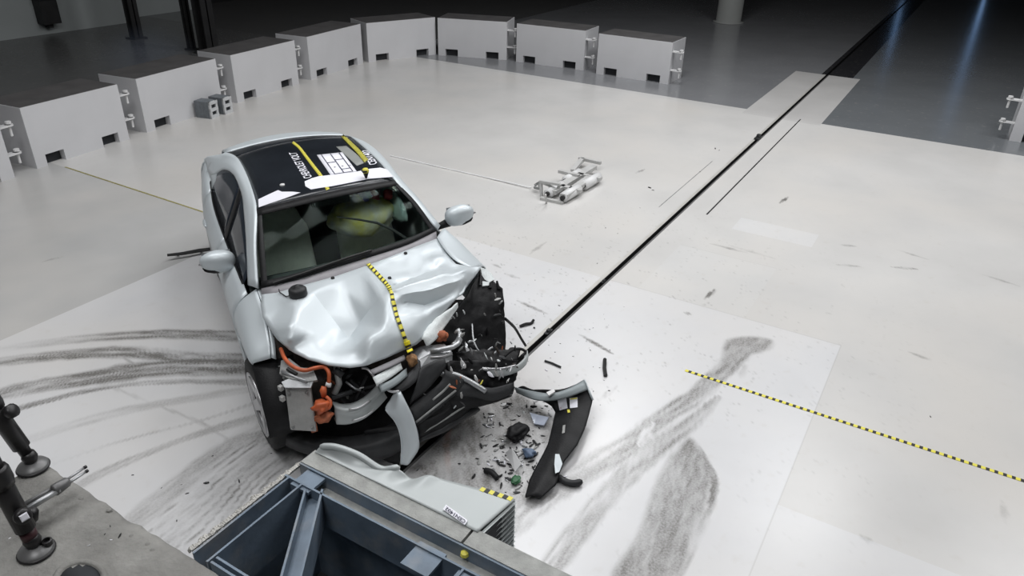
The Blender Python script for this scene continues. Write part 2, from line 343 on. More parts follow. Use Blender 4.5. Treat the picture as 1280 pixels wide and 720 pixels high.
def floor_material():
    m = bpy.data.materials.new('painted_concrete_floor'); m.use_nodes = True; nt = m.node_tree; b = nt.nodes['Principled BSDF']; N = nt.nodes.new; Lk = nt.links.new
    geo = N('ShaderNodeNewGeometry'); sep = N('ShaderNodeSeparateXYZ'); Lk(geo.outputs['Position'], sep.inputs[0])
    def mth(op, a, bb):
        n = N('ShaderNodeMath'); n.operation = op
        for i, q in enumerate((a, bb)):
            if isinstance(q, (int, float)): n.inputs[i].default_value = q
            else: Lk(q, n.inputs[i])
        return n.outputs[0]
    X, Y = sep.outputs['X'], sep.outputs['Y']
    def boxm(x0, x1, y0, y1):
        return mth('MULTIPLY', mth('MULTIPLY', mth('GREATER_THAN', X, x0), mth('LESS_THAN', X, x1)), mth('MULTIPLY', mth('GREATER_THAN', Y, y0), mth('LESS_THAN', Y, y1)))
    def mix(fac, a, col):
        n = N('ShaderNodeMix'); n.data_type = 'RGBA'; Lk(fac, n.inputs['Factor']) if not isinstance(fac, float) else None
        if isinstance(a, tuple): n.inputs['A'].default_value = (*a, 1)
        else: Lk(a, n.inputs['A'])
        if isinstance(col, tuple): n.inputs['B'].default_value = (*col, 1)
        else: Lk(col, n.inputs['B'])
        return n.outputs['Result']
    def nz(scale, detail=4, vec=None):
        n = N('ShaderNodeTexNoise'); n.inputs['Scale'].default_value = scale; n.inputs['Detail'].default_value = detail; Lk(geo.outputs['Position'], n.inputs['Vector']); return n.outputs['Fac']
    c = (.615, .606, .592)
    c = mix(boxm(-4, 5.08, 6.35, 30), c, (.50, .497, .49))
    c = mix(boxm(-4, 6.19, .30, 6.35), c, (.668, .668, .676))
    c = mix(boxm(-4, 3.95, -1.2, .30), c, (.655, .653, .655))
    c = mix(boxm(8.15, 8.55, .95, 1.85), c, (.655, .652, .65))
    c = mix(boxm(6.19, 7.4, 1.15, 2.2), c, (.63, .625, .615))
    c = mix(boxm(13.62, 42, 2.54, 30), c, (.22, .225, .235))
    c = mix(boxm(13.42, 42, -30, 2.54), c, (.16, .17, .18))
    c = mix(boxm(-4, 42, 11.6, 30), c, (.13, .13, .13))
    c = mix(boxm(13.3, 17.5, 1.87, 3.2), c, (.56, .55, .54))
    c = mix(boxm(17.5, 42, 2.02, 2.66), c, (.03, .03, .033))
    # joints between floor slabs
    for q in (boxm(6.18, 6.195, .3, 2.5), boxm(-4, 6.19, .295, .305), boxm(7.39, 7.4, 1.15, 2.2)):
        c = mix(mth('MULTIPLY', q, .35), c, (.42, .41, .40))
    # mottling
    r = N('ShaderNodeMapRange'); Lk(nz(1.1, 6), r.inputs[0]); r.inputs[1].default_value = .3; r.inputs[2].default_value = .7; r.inputs[3].default_value = .93; r.inputs[4].default_value = 1.05
    vm = N('ShaderNodeVectorMath'); vm.operation = 'SCALE'; Lk(c, vm.inputs[0]); Lk(r.outputs[0], vm.inputs['Scale']); c = vm.outputs[0]
    sp = N('ShaderNodeMapRange'); Lk(nz(9, 8), sp.inputs[0]); sp.inputs[1].default_value = .60; sp.inputs[2].default_value = .78; sp.inputs[3].default_value = 0; sp.inputs[4].default_value = .22
    c = mix(sp.outputs[0], c, (.50, .46, .41))
    wm_ = N('ShaderNodeMapRange'); Lk(nz(.55, 3), wm_.inputs[0]); wm_.inputs[1].default_value = .45; wm_.inputs[2].default_value = .72; wm_.inputs[3].default_value = 0; wm_.inputs[4].default_value = .45
    c = mix(mth('MULTIPLY', wm_.outputs[0], boxm(-4, 13.4, -30, 11.6)), c, (.60, .565, .52))
    at = N('ShaderNodeAttribute'); at.attribute_name = 'stain'
    g = N('ShaderNodeMapRange'); Lk(nz(70, 3), g.inputs[0]); g.inputs[1].default_value = .3; g.inputs[2].default_value = .7; g.inputs[3].default_value = .65; g.inputs[4].default_value = 1.1
    f = mth('MINIMUM', mth('MULTIPLY', at.outputs['Fac'], g.outputs[0]), .92)
    c = mix(f, c, (.155, .148, .138))
    at2 = N('ShaderNodeAttribute'); at2.attribute_name = 'rust'
    c = mix(mth('MULTIPLY', at2.outputs['Fac'], .8), c, (.42, .16, .09))
    Lk(c, b.inputs['Base Color'])
    gl = boxm(13.42, 42, -30, 30); rr = N('ShaderNodeMapRange'); Lk(gl, rr.inputs[0]); rr.inputs[3].default_value = .27; rr.inputs[4].default_value = .20
    Lk(rr.outputs[0], b.inputs['Roughness']); b.inputs['Specular IOR Level'].default_value = .45
    return m
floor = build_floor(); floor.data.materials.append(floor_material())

# ------------------------------------------------------------------ hall shell
def shell(name, lo, hi, m): o = MB().box(lo, hi).build(name, m); tag(o, kind='structure'); return o
shell('wall_left', (-4, 19.4, 0), (12.75, 19.7, 12), M['wall'])
o = MB().box((12.75, 20.05, 0), (15.2, 20.35, 12)).box((12.6, 19.7, 0), (12.75, 20.35, 12)).build('wall_recess', M['wall']); o.name = 'wall_left_recess'; tag(o, kind='structure')
shell('wall_left_far', (15.2, 20.6, 0), (42, 20.9, 12), M['darkwall'])
shell('wall_back', (41.7, -16, 0), (42, 20.6, 12), M['darkwall'])
shell('wall_right', (-4, -16.3, 0), (42, -16, 12), M['darkwall'])
shell('wall_front', (-4.3, -16, 0), (-4, 19.4, 12), M['darkwall'])
shell('ceiling', (-4, -16, 12), (42, 20.9, 12.3), M['darkwall'])

# tow track set into the floor
tr = empty('tow_track', (0, 2.54, 0), label='dark tow track slot running through the floor under the wreck', cat='track')
MB().box((1.0, -.022, -.10), (40, .022, -.085)).box((1.0, -.026, -.10), (40, -.022, 0)).box((1.0, .022, -.10), (40, .026, 0)).build('channel', M['blacktape'], tr)
MB().box((1.0, .024, 0), (17.5, .062, .004)).build('lip', mat('track_lip', (.50, .49, .46), .5, .2), tr)
MB().box((1.0, -.04, 0), (17.5, -.022, .003)).build('lip', mat('track_lip_dark', (.10, .10, .10), .6), tr)
for u, v, k in ((945, 173, 1.0), (767, 356, .35), (689, 417, .5)):
    g = G(u, v); MB().box((g.x-.10*k, -.03*k, .0), (g.x+.10*k, .045*k, .03*k)).box((g.x-.04*k, -.02*k, .03*k), (g.x+.04*k, .03*k, .07*k)).build('tow_shoe', M['black2'], tr)
o = MB().box((8.4, 2.222, .0), (13.5, 2.24, .003)).build('trim_1', M['blacktape']); tag(o, kind='structure')
o = MB().box((8.3, 2.80, .0), (10.4, 2.81, .002)).build('trim_2', M['dirtysteel']); tag(o, kind='structure')
# measuring tapes on the floor
def floor_tape(name, y0, y1, x, wd, m, label):
    n = 60; v = []; f = []; al = []
    for i in range(n+1):
        y = y0+(y1-y0)*i/n
        for sx, z in ((-1, 0.0005), (-1, .003), (1, .003), (1, 0.0005)): v.append((x+sx*wd/2, y, z)); al.append(abs(y-y0))
    for i in range(n):
        for k in range(3): f.append((i*4+k, i*4+k+1, i*4+k+5, i*4+k+4))
    o = mesh(name, v, f, m); along(o, al); return tag(o, label, 'tape')
floor_tape('tape_strip', 1.32, -3.0, 5.075, .030, M['tape'], 'yellow and black striped tape line on the floor right of the wreck')
M['oldtape'] = mat('worn_yellow_tape', (.30, .27, .10), .7, 0, .3, 30)
floor_tape('tape_strip', 10.0, 5.0, 5.09, .022, M['oldtape'], 'thin worn yellow tape line running from the left blocks to the car')

# ------------------------------------------------------------------ white blocks round the arena
def make_block(a, b, label, h=.81, dep=.75, left_lugs=False, right_lugs=True):
    a = Vector((*a, 0)); b = Vector((*b, 0)); d = (b-a); L = d.length; ang = math.atan2(d.y, d.x)
    t = empty('barrier_block', a, ang, label=label, cat='concrete block', group='white concrete blocks ringed round the arena')
    # local: x along the face, y away from the arena, z up
    pw, ph = L*.185, .15; p1, p2 = L*.105, L*.70
    prof = [(0, 0), (p1, 0), (p1, ph), (p1+pw, ph), (p1+pw, 0), (p2, 0), (p2, ph), (p2+pw, ph), (p2+pw, 0), (L, 0), (L, h), (0, h)]
    o = MB().prism([(x, 0, z) for x, z in prof], (0, dep, 0)).build('body', M['block'], t)
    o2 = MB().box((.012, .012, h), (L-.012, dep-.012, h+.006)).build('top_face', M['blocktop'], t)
    for px_ in (p1, p2):
        MB().box((px_+.005, .09, .001), (px_+pw-.005, dep-.01, ph-.004)).build('pocket_shade', M['darkhole'], t)  # near black box in each pocket, imitating the shade inside
    for on, sx, x0 in ((left_lugs, -1, 0), (right_lugs, 1, L)):
        if not on: continue
        for z in (.26, .62):
            lg = MB().box((min(x0, x0+sx*.17), dep*.04, z), (max(x0, x0+sx*.17), dep*.04+.10, z+.022)).lathe([(.05, z), (.05, z+.022)], 12, Matrix.Translation((x0+sx*.17, dep*.04+.05, 0))).build('lug', M['whitep'], t)
            MB().lathe([(.018, z-.13), (.018, z+.03), (.036, z+.03), (.036, z+.06), (.0, z+.065)], 10, Matrix.Translation((x0+sx*.17, dep*.04+.05, 0))).build('pin', M['whitep'], lg)
    return t
g2 = lambda u, v: tuple(G(u, v)[:2])
BL = [((2.93, 9.93), (4.51, 10.14), 'white block cut off by the left edge of the picture, left of every other block'),
      (g2(46.8, 211), g2(162, 174), 'second white block from the left edge, behind the end of the worn yellow tape line'),
      (g2(184, 166), g2(279, 134), 'white block with two grey hollow blocks standing at its right foot'),
      (g2(297, 129), g2(374, 105), 'white block just right of the two grey hollow blocks'),
      (g2(389, 100), g2(454, 79), 'white block last in the left row, before the row bends at the far corner'),
      (g2(461, 78), g2(545, 68), 'white block at the far corner, left of the middle bend'),
      (g2(548, 69), g2(633, 75), 'white block at the far corner, right of the middle bend'),
      (g2(645, 77), g2(729, 88), 'white block second from the right end of the far row'),
      (g2(745, 92), g2(835, 105.5), 'white block at the right end of the far row, lugs showing on its free side')]
for i, (a, b, lab) in enumerate(BL): make_block(a, b, lab, left_lugs=False, right_lugs=i not in (4, 5))
make_block((14.23, -.89), (14.23, -2.49), 'white block cut off by the right edge of the picture', left_lugs=True)

# two hollow cinder blocks at the foot of a white block
def cinder(loc, rz, label):
    t = empty('hollow_block', loc, rz, label=label, cat='cinder block', group='grey hollow blocks by the white blocks')
    MB().box((0, .03, 0), (.20, .30, .27)).build('body', M['cinder'], t)
    b = MB()
    for z in (0, .11, .22): b.box((0, 0, z), (.20, .03, z+.05))
    for x in (0, .155): b.box((x, .004, 0), (x+.045, .03, .27))
    b.build('face', M['cinderw'], t)
    for z in (.055, .165): MB().box((.05, .022, z), (.15, .034, z+.05)).build('hollow', M['darkhole'], t)  # dark patches on the solid body stand in for shaded cavities
g = G(265, 149); cinder((g.x, g.y, 0), math.radians(14), 'grey hollow block with two cavities, left of the pair at the block foot')
g = G(280, 144); cinder((g.x+.03, g.y, 0), math.radians(10), 'grey hollow block with two cavities, right of the pair at the block foot')

# columns and fittings of the hall
def column(name, x, y, r, m, label, h=12, n=24):
    o = MB().lathe([(r*1.25, 0), (r*1.25, .03), (r, .04), (r, h)], n).build(name, m, loc=(x, y, 0)); tag(o, label, 'column')
    for p in o.data.polygons: p.use_smooth = len(p.vertices) == 4
column('hall_column', 23.22, 6.44, .36, M['column'], 'pale round column standing far back behind the blocks')
def ibeam(name, x, y, wd, label):
    t = MB().box((-wd/2, -wd/2, 0), (wd/2, -wd/2+.03, 12)).box((-wd/2, wd/2-.03, 0), (wd/2, wd/2, 12)).box((-.015, -wd/2, 0), (.015, wd/2, 12)).box((-wd*.8, -wd*.8, 0), (wd*.8, wd*.8, .03))
    o = t.build(name, M['darksteel'], loc=(x, y, 0)); tag(o, label, 'column')
g = G(171, 48); ibeam('steel_column', g.x, g.y, .22, 'dark steel column by the left wall, left of the column pair')
g = G(240, 62); ibeam('steel_column', g.x, g.y, .14, 'thin dark steel column left in the pair behind the white blocks')
g = G(262, 66); ibeam('steel_column', g.x, g.y, .30, 'thick dark steel column right in the pair behind the white blocks')
def on_plane_y(u, v, y):
    d = G(u, v)-CAMP; return CAMP+d*((y-CAMP.y)/d.y)
a, b = on_plane_y(40, 3, 19.4), on_plane_y(68, 27, 19.4)
t = empty('wall_box', ((a.x+b.x)/2, 19.4, b.z), label='dark box hanging on the grey wall at top left', cat='wall box')
wx = abs(b.x-a.x)/2
MB().box((-wx, -.32, .0), (wx, 0, .55)).build('housing', M['darksteel'], t); MB().box((-wx*1.1, -.36, .55), (wx*1.1, 0, .63)).build('lid', M['darkhole'], t); MB().box((-.05, -.2, -.1), (.05, -.02, 0)).build('outlet', M['darksteel'], t)
# unseen glowing strips added for door gap daylight, mirrored as streaks in the floor
mm = bpy.data.materials.new('blue_gap_glow'); mm.use_nodes = True; bb = mm.node_tree.nodes['Principled BSDF']; bb.inputs['Emission Color'].default_value = (.30, .55, 1, 1); bb.inputs['Emission Strength'].default_value = 1.0
for y, z0, z1, lab_ in ((.15, .6, 6.7, 'unseen tall blue door gap glow on the far wall, right of the two'), (3.45, 1.4, 3.7, 'unseen short blue door gap glow on the far wall, left of the two')):
    t = empty('door_gap_glow', (41.6, y, z0), label=lab_, cat='glow strip', group='unseen door gap glows on the far wall')
    MB().box((-.05, -.12, -.05), (.1, .12, z1-z0+.05)).build('housing', M['darksteel'], t); MB().box((-.09, -.07, 0), (-.05, .07, z1-z0)).build('tube', mm, t)

# ------------------------------------------------------------------ white trolley on the floor
g = G(683, 246); T0 = G(700, 238)
t = empty('tow_trolley', (G(675, 246).x, G(690, 249).y, 0), label='white steel trolley with four rollers lying on the floor beyond the wreck', cat='trolley')
org = Vector(t.location)
def lw(u, v, z): p = G(u, v, z)-org; return Vector((p.x, p.y, z))
tm = M['whitep']; trm = mat('trolley_paint', (.50, .50, .49), .5, .1, .08, 8)
def bar(a, b, wd, hh, name, m):
    a, b = Vector(a), Vector(b); d = b-a; ang = math.atan2(d.y, d.x)
    MB().box((0, -wd/2, -hh), (Vector((d.x, d.y)).length, wd/2, 0), Matrix.Translation(a) @ Matrix.Rotation(ang, 4, 'Z')).build(name, m, t)
for (p, q, wd) in (((690, 238, .12), (742, 206, .12), .11), ((705, 243, .12), (738, 220, .12), .11)): bar(lw(*p), lw(*q), wd, .05, 'rail', trm)
for (p, q, wd, hh) in (((675, 225, .2), (700, 229, .2), .05, .03), ((699, 212, .15), (724, 218, .15), .06, .04), ((697, 230, .12), (727, 237, .12), .07, .04), ((722, 216, .12), (751, 222, .12), .06, .04), ((724, 196, .12), (751, 202, .12), .05, .04), ((676, 246, .035), (704, 252, .035), .05, .035)): bar(lw(*p), lw(*q), wd, hh, 'crossbar', trm)
for p, q in (((676, 226, .19), (677, 246, .0)), ((700, 229.5, .19), (697, 237, .1)), ((678, 228, .17), (697, 236, .1))): MB().tube([lw(*p), lw(*q)], .022, 4).build('post', trm, t)
bar(lw(716, 212, .12), lw(728, 197, .12), .06, .05, 'tongue', trm)
for (p, q) in (((685, 242), (702, 232)), ((707, 226), (724, 216)), ((704, 247), (723, 236)), ((730, 232), (748, 221))):
    a, b = lw(*p, .075), lw(*q, .075); rl = MB().tube([a, b], .062, 14).build('roller', M['whitep'], t, True)
    d = (b-a).normalized(); MB().tube([a-d*.03, a+d*.001], .03, 10).build('roller_cap', M['blacktape'], rl); MB().tube([b-d*.001, b+d*.03], .03, 10).build('roller_cap', M['blacktape'], rl)
MB().tube([lw(683, 254, .0), lw(682, 243, .18)], .012, 6).build('pin', trm, t)
MB().tube([lw(668, 232, .06), lw(674, 228, .1), lw(674, 236, .06), lw(668, 234, .06)], .02, 6).build('hook', M['dirtysteel'], t)
o = MB().tube([G(488, 194.5, .008), G(540, 206.5, .008), G(600, 220, .008), G(664, 234.5, .02)], .009, 6).build('pull_cord', M['cord']); tag(o, 'white cord stretched over the floor from the car to the trolley', 'cord')
o = MB().tube([G(209, 319, .06), G(228, 317, .05), G(250, 313, .05), G(267, 311, .05)], [.014, .018, .02, .018], 8).tube([G(250, 313, .05), G(252, 314.5, .0)], .012, 6).tube([G(222, 317.5, .05), G(222.5, 318.5, .0)], .010, 6).build('cable_arm', M['blacktape']); tag(o, 'thin black rod lying on the floor left of the car', 'rod')

# ------------------------------------------------------------------ concrete reaction block with camera stands
def slab():
    x1, y1, z1 = .952, 2.625, 1.5; st = .02
    xs = np.arange(-1.3, x1+1e-6, st); xs[-1] = x1; ys = np.arange(-1.2, y1+1e-6, st); nx, ny = len(xs), len(ys)
    hc = G(100, 724, 1.5); v = []; idx = {}; f = []
    for i, x in enumerate(xs):
        for j, y in enumerate(ys):
            dx = x1-x; dy = y1-y; e = min(dx, dy); z = z1; px_, py_ = x, y
            nz = mnoise.noise(Vector((x*9, y*9, 3)))
            if e < .05: z -= (.05-e)*(.08+.6*max(0, nz))
            if dx < .03: px_ -= max(0, mnoise.noise(Vector((x*3, y*17, 1))))*.009
            if dy < .03: py_ -= max(0, mnoise.noise(Vector((x*17, y*3, 2))))*.009
            idx[i, j] = len(v); v.append((px_, py_, z+nz*.002))
    for i in range(nx-1):
        for j in range(ny-1):
            cx, cy = (xs[i]+xs[i+1])/2, (ys[j]+ys[j+1])/2
            if ((cx-hc.x)/.05)**2+((cy-hc.y)/.075)**2 < 1: continue
            f.append((idx[i, j], idx[i+1, j], idx[i+1, j+1], idx[i, j+1]))
    # sides
    def skirt(keys):
        b = []
        for k in keys: b.append(len(v)); v.append((v[idx[k]][0]+random.uniform(-.004, .004), v[idx[k]][1], 0))
        for a in range(len(keys)-1): f.append((idx[keys[a]], b[a], b[a+1], idx[keys[a+1]]))
    skirt([(nx-1, j) for j in range(ny)]); skirt([(i, ny-1) for i in range(nx-1, -1, -1)]); skirt([(i, 0) for i in range(nx)]); skirt([(0, j) for j in range(ny-1, -1, -1)])
    t = empty('reaction_block', (.0, 1.0, 0), label='big rough concrete block in the lower left corner carrying two camera stands', cat='concrete block')
    o = mesh('body', [(a, b-1.0, c) for a, b, c in v], f, M['concrete'], t, True); fixn(o.data)
    MB().lathe([(.0, -.12), (.06, -.11), (.075, -.06), (.078, .0)], 20, Matrix.Translation((hc.x, hc.y-1, 1.5)) @ Matrix.Diagonal((.72, 1.05, 1, 1))).build('lifting_pocket', M['darkhole'], t, True)  # bowl coloured near black to imitate the shade in the recess
    MB().lathe([(.066, -.02), (.072, .004), (.084, .010), (.096, .002), (.10, -.006)], 24, Matrix.Translation((hc.x, hc.y-1, 1.5)) @ Matrix.Diagonal((.72, 1.05, 1, 1))).build('pocket_rim', M['concrete'], t, True)
    MB().tube([(hc.x-.0, hc.y-1+.045*math.cos(a), 1.45+.045*math.sin(a)) for a in np.linspace(0, math.pi, 9)], .009, 8).build('lifting_loop', M['dirtysteel'], t, True)
    for k in range(5):   # spalled rim crumbs
        y = random.uniform(1.75, 2.5); MB().lathe([(0, 0), (.012, .002), (.009, .012), (0, .015)], 6).build('chip', M['concrete'], t, loc=(.93+random.uniform(-.03, .01), y-1, 1.488))
    return t
slab()
def stand(foot, top, label, knob_t, knob_px, two):
    f0 = G(*foot, 1.5); t = empty('camera_stand', f0, label=label, cat='stand', group='camera stands on the concrete block')
    d = (G(*top)-f0); ax = d.normalized()
    MB().lathe([(.053, 0.003), (.055, .010), (.050, .018), (.034, .027), (.018, .035), (.0, .037)], 28).build('foot', M['stand2'], t, True)
    MB().lathe([(.056, .002), (.058, .006), (.055, .011)], 28).build('foot_rim', M['stand'], t, True)
    MB().lathe([(.0, .03), (.022, .035), (.028, .055), (.022, .075), (0, .08)], 16).build('ball_joint', M['stand'], t, True)
    b0 = Vector((0, 0, .045)); MB().tube([b0, b0+ax*.06, b0+ax*.061, b0+ax*.30], [.020, .022, .031, .031], 18).build('lower_tube', M['stand'], t, True)
    MB().tube([b0+ax*.24, b0+ax*.26, b0+ax*.30, b0+ax*.31], [.036, .040, .040, .036], 18).build('collar', M['stand'], t, True)
    MB().tube([b0+ax*.29, b0+ax*.9], .030, 18).build('upper_tube', M['stand'], t, True)
    side = (R2*.8+Vector((0, 0, .5))).normalized() if not two else (R2*.75-fwd*.65).normalized()
    k0 = b0+ax*knob_t
    kn = MB().tube([k0, k0+side*.045], .012, 10).tube([k0+side*.04, k0+side*.05, k0+side*.068, k0+side*.074], [.02, .026, .026, .018], 14).build('knob', M['stand'], t, True)
    if two:
        MB().tube([k0+side*.0745, k0+side*.077], [.017, .012], 4).build('knob_cap', M['white'], kn)
        MB().lathe([(.016, .0), (.016, .016), (.011, .018), (.011, .006)], 12, Matrix.Translation((.030, -.024, .024))).build('level_vial', M['stand'], t)
        MB().tube([b0+ax*.02, b0+ax*.055], .025, 14).build('red_collar', mat('maroon_ring', (.06, .02, .025), .5), t, True)
    return t, b0, ax
stand((42, 585), (-22, 497, 1.83), 'black tube stand on a grey disc foot at the far corner of the concrete block', .20, None, False)
stand((46, 690), (-12, 583, 1.86), 'black tube stand with white capped knob, nearest to the picture corner', .13, None, True)
cl = empty('clamp_rod', G(60, 622, 1.58), label='silver clamp rod with two thin prongs reaching out beside the near stand', cat='rod')
lo_ = Vector(cl.location)
def lp(u, v, z): return G(u, v, z)-lo_
MB().tube([lp(28, 640, 1.58), lp(74, 612, 1.58)], .011, 12).build('rod', M['steel'], cl, True); MB().tube([lp(26, 633, 1.585), lp(72, 607, 1.585)], .008, 10).build('rod', M['stand2'], cl, True)
MB().tube([lp(66, 614, 1.58), lp(68, 613, 1.58), lp(84, 602, 1.58), lp(86, 600.5, 1.58)], [.018, .022, .018, .012], 14).build('socket', M['stand2'], cl, True)
for a, b in (((83, 600), (105, 585)), ((86, 604), (107, 590))): MB().tube([lp(*a, 1.58), lp(*b, 1.58)], .0045, 8).build('prong', M['steel'], cl, True); MB().tube([lp(*b, 1.58), lp(b[0]+3, b[1]-2, 1.58)], .006, 8).build('prong_tip', M['stand'], cl, True)
MB().tube([lp(40, 648, 1.522), lp(40, 640, 1.58)], .02, 10).build('clamp', M['stand'], cl, True)

# ------------------------------------------------------------------ blue steel crash barrier in front of the block
ZB = 1.5; V3_ = Vector
bar_ = empty('crash_barrier', (1.25, 1.1, 0), label='blue steel beam crash barrier with grey sheet nose below the wreck', cat='barrier')
bo = Vector(bar_.location)
def hbeam(a, b, wd, hh, name='beam', t=.008, web=True, top=None):
    "H beam: two upright flanges and a level web"
    a = Vector((*a, ZB))-bo; b = Vector((*b, ZB))-bo; d = b-a; L = d.length; ang = math.atan2(d.y, d.x); MT = Matrix.Translation(a) @ Matrix.Rotation(ang, 4, 'Z')
    p = MB().box((0, -wd/2, -hh), (L, -wd/2+t, 0), MT).box((0, wd/2-t, -hh), (L, wd/2, 0), MT).build(name, M['blue'], bar_)
    if web: MB().box((0, -wd/2+t, -hh*.42), (L, wd/2-t, -hh*.42+t), MT).build('web', M['dusty'] if web == 2 else M['blue'], p)
    return p
hbeam((1.432, 1.79), (1.432, .25), .085, .16, web=2)
hbeam((.966, 1.735), (1.39, 1.735), .075, .22, web=False)
hbeam((1.395, 1.645), (1.03, 1.40), .07, .13, web=True)
hbeam((1.39, .93), (1.0, .93), .10, .16, web=2); hbeam((1.39, .55), (1.0, .55), .10, .16, web=2)
hbeam((.985, 1.69), (.985, .25), .03, .12, web=False)
for x, y, s in ((1.42, 1.70, .09), (1.36, 1.115, .11), (1.36, .965, .05)): MB().box((x-s/2-bo.x, y-s/2-bo.y, ZB-.02), (x+s/2-bo.x, y+s/2-bo.y, ZB-.008)).build('gusset_plate', M['blue'], bar_)
MB().box((1.475-bo.x, 1.045-bo.y, ZB-.035), (1.552-bo.x, 1.79-bo.y, ZB+.004)).build('top_plate', M['dusty'], bar_)
MB().box((1.475-bo.x, .25-bo.y, ZB-.035), (1.552-bo.x, 1.035-bo.y, ZB+.004)).build('top_plate', M['dusty'], bar_)
MB().box((1.48-bo.x, .25-bo.y, 0), (1.55-bo.x, 1.79-bo.y, ZB-.035)).build('face_plate', M['blue'], bar_)
MB().box((.968-bo.x, 1.77-bo.y, 0), (1.48-bo.x, 1.79-bo.y, ZB-.23))  .box((.968-bo.x, .25-bo.y, 0), (.98-bo.x, 1.77-bo.y, ZB-.13)).build('lower_casing', M['blue'], bar_)
for y in (1.72, 1.0, .3): MB().box((1.0-bo.x, y-.03-bo.y, 0), (1.06-bo.x, y+.03-bo.y, ZB-.2)).build('post', M['blue'], bar_)
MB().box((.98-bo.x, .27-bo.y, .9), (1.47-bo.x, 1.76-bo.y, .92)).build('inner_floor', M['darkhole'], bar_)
rb = MB().tube([Vector((1.22-bo.x+.07*math.cos(a), 1.22-bo.y+.10*math.sin(a), .95)) for a in np.linspace(0, 6.0, 22)], .022, 10).build('hose_coil', mat('pale_hose', (.30, .26, .22), .7), bar_, True)
MB().tube([(1.16-bo.x, 1.58-bo.y, .95), (1.17-bo.x, 1.58-bo.y, 1.06), (1.2-bo.x, 1.55-bo.y, 1.1)], .018, 8).build('yellow_fitting', M['yellow'], bar_, True)
# chalky broken strip of grout along the left flank
gs = []
for k in range(140):
    x = .975+.51*k/139; wd = .012+.022*max(0, mnoise.noise(V3_((x*40, 0, 0)))+.45)+.008*random.random(); row = []
    for j in range(6):
        q = j/5; row.append(Vector((x-bo.x, 1.788+wd*q-bo.y, ZB-.012+.010*math.sin(q*3.1)*random.uniform(.5, 1.3)-.02*q)))
    gs.append(row)
gridmesh('grout_strip', gs, M['chalk'], bar_, .012, False)
# grey sheet nose
far = cr([(1.555, 1.765, .02), (1.572, 1.70, .035), (1.588, 1.60, .03), (1.60, 1.50, .0), (1.625, 1.43, .02), (1.64, 1.38, -.02), (1.665, 1.32, .012), (1.685, 1.27, .0), (1.715, 1.13, .0), (1.742, .99, .0)], 60)
near = cr([(1.54, 1.78, .006), (1.54, 1.6, .006), (1.54, 1.4, .006), (1.54, 1.2, .006), (1.54, 1.02, .006)], 60)
gr = []
for i in range(60):
    a, b = near[i], far[i]; row = []
    for j in range(14):
        q = j/13; p = a.lerp(b, q); zz = .006+b.z*q*q
        if i < 40: zz += .010*math.sin(i*.55+q*3)*q*max(0, 1-i/40)
        row.append(Vector((p.x-bo.x, p.y-bo.y, ZB+zz)))
    gr.append(row)
nose = gridmesh('nose_sheet', gr, M['sheet'], bar_, .006)
gridmesh('nose_front', [[Vector((p.x-bo.x, p.y-bo.y, ZB+p.z-.004+dz)) for dz in np.linspace(0, -1.2, 5)] for p in far], M['sheet'], bar_, .008)
MB().tube([Vector((p.x-bo.x+.004, p.y-bo.y, ZB+p.z+.008)) for p in far[:26]], [.008]+[.013]*24+[.006], 10).build('rolled_edge', M['sheet'], bar_, True)
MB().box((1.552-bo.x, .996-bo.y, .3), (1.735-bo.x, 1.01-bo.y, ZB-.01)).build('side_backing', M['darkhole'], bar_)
for k in range(22):
    z = ZB-.004-k*.0245
    MB().prism([(1.552-bo.x, 1.004-bo.y, z), (1.742-bo.x, .982-bo.y, z), (1.742-bo.x, .99-bo.y, z-.0155), (1.552-bo.x, 1.004-bo.y, z-.0155)], (0, .012, 0)).build('slat', M['sheet'], bar_)
# label and hazard tape
def flat_quad(u, v): return G(u, v, ZB+.009)-bo
lq = [(588.5, 667-14), (583, 645.5+7), (554, 633), (559.5, 629.5)]
q0, q1, q2, q3 = [(585, 651), (581, 656.5), (553.5, 637), (557.5, 631)]
def lab(s, t_, z):
    u = (q0[0]*(1-s)+q3[0]*s)*(t_)+(q1[0]*(1-s)+q2[0]*s)*(1-t_); v = (q0[1]*(1-s)+q3[1]*s)*t_+(q1[1]*(1-s)+q2[1]*s)*(1-t_)
    return G(u, v, ZB+z)-bo
lb = MB().prism([lab(0, 0, .014), lab(1, 0, .014), lab(1, 1, .014), lab(0, 1, .014)], (0, 0, .002)).build('label_sticker', M['white'], bar_)
tv, tf = text_faces('CEN1402'); mesh('lettering', [lab(.06+.88*a, 1-(.18+.64*b), .0185) for a, b in tv], tf, M['ink'], lb)
for k in range(7):
    y = 1.115-k*.018; x = 1.742-(y-.99)*.14
    MB().box((x-.016-bo.x, y-.009-bo.y, ZB+.008), (x+.004-bo.x, y+.009-bo.y, ZB+.0105)).build('hazard_stripe', M['yellow'] if k % 2 == 0 else M['blacktape'], bar_)
MB().lathe([(.0, .02), (.014, .012), (.016, 0)], 8, Matrix.Translation((1.462-bo.x, 1.02-bo.y, ZB-.03))).build('paint_dab', M['yellow'], bar_)

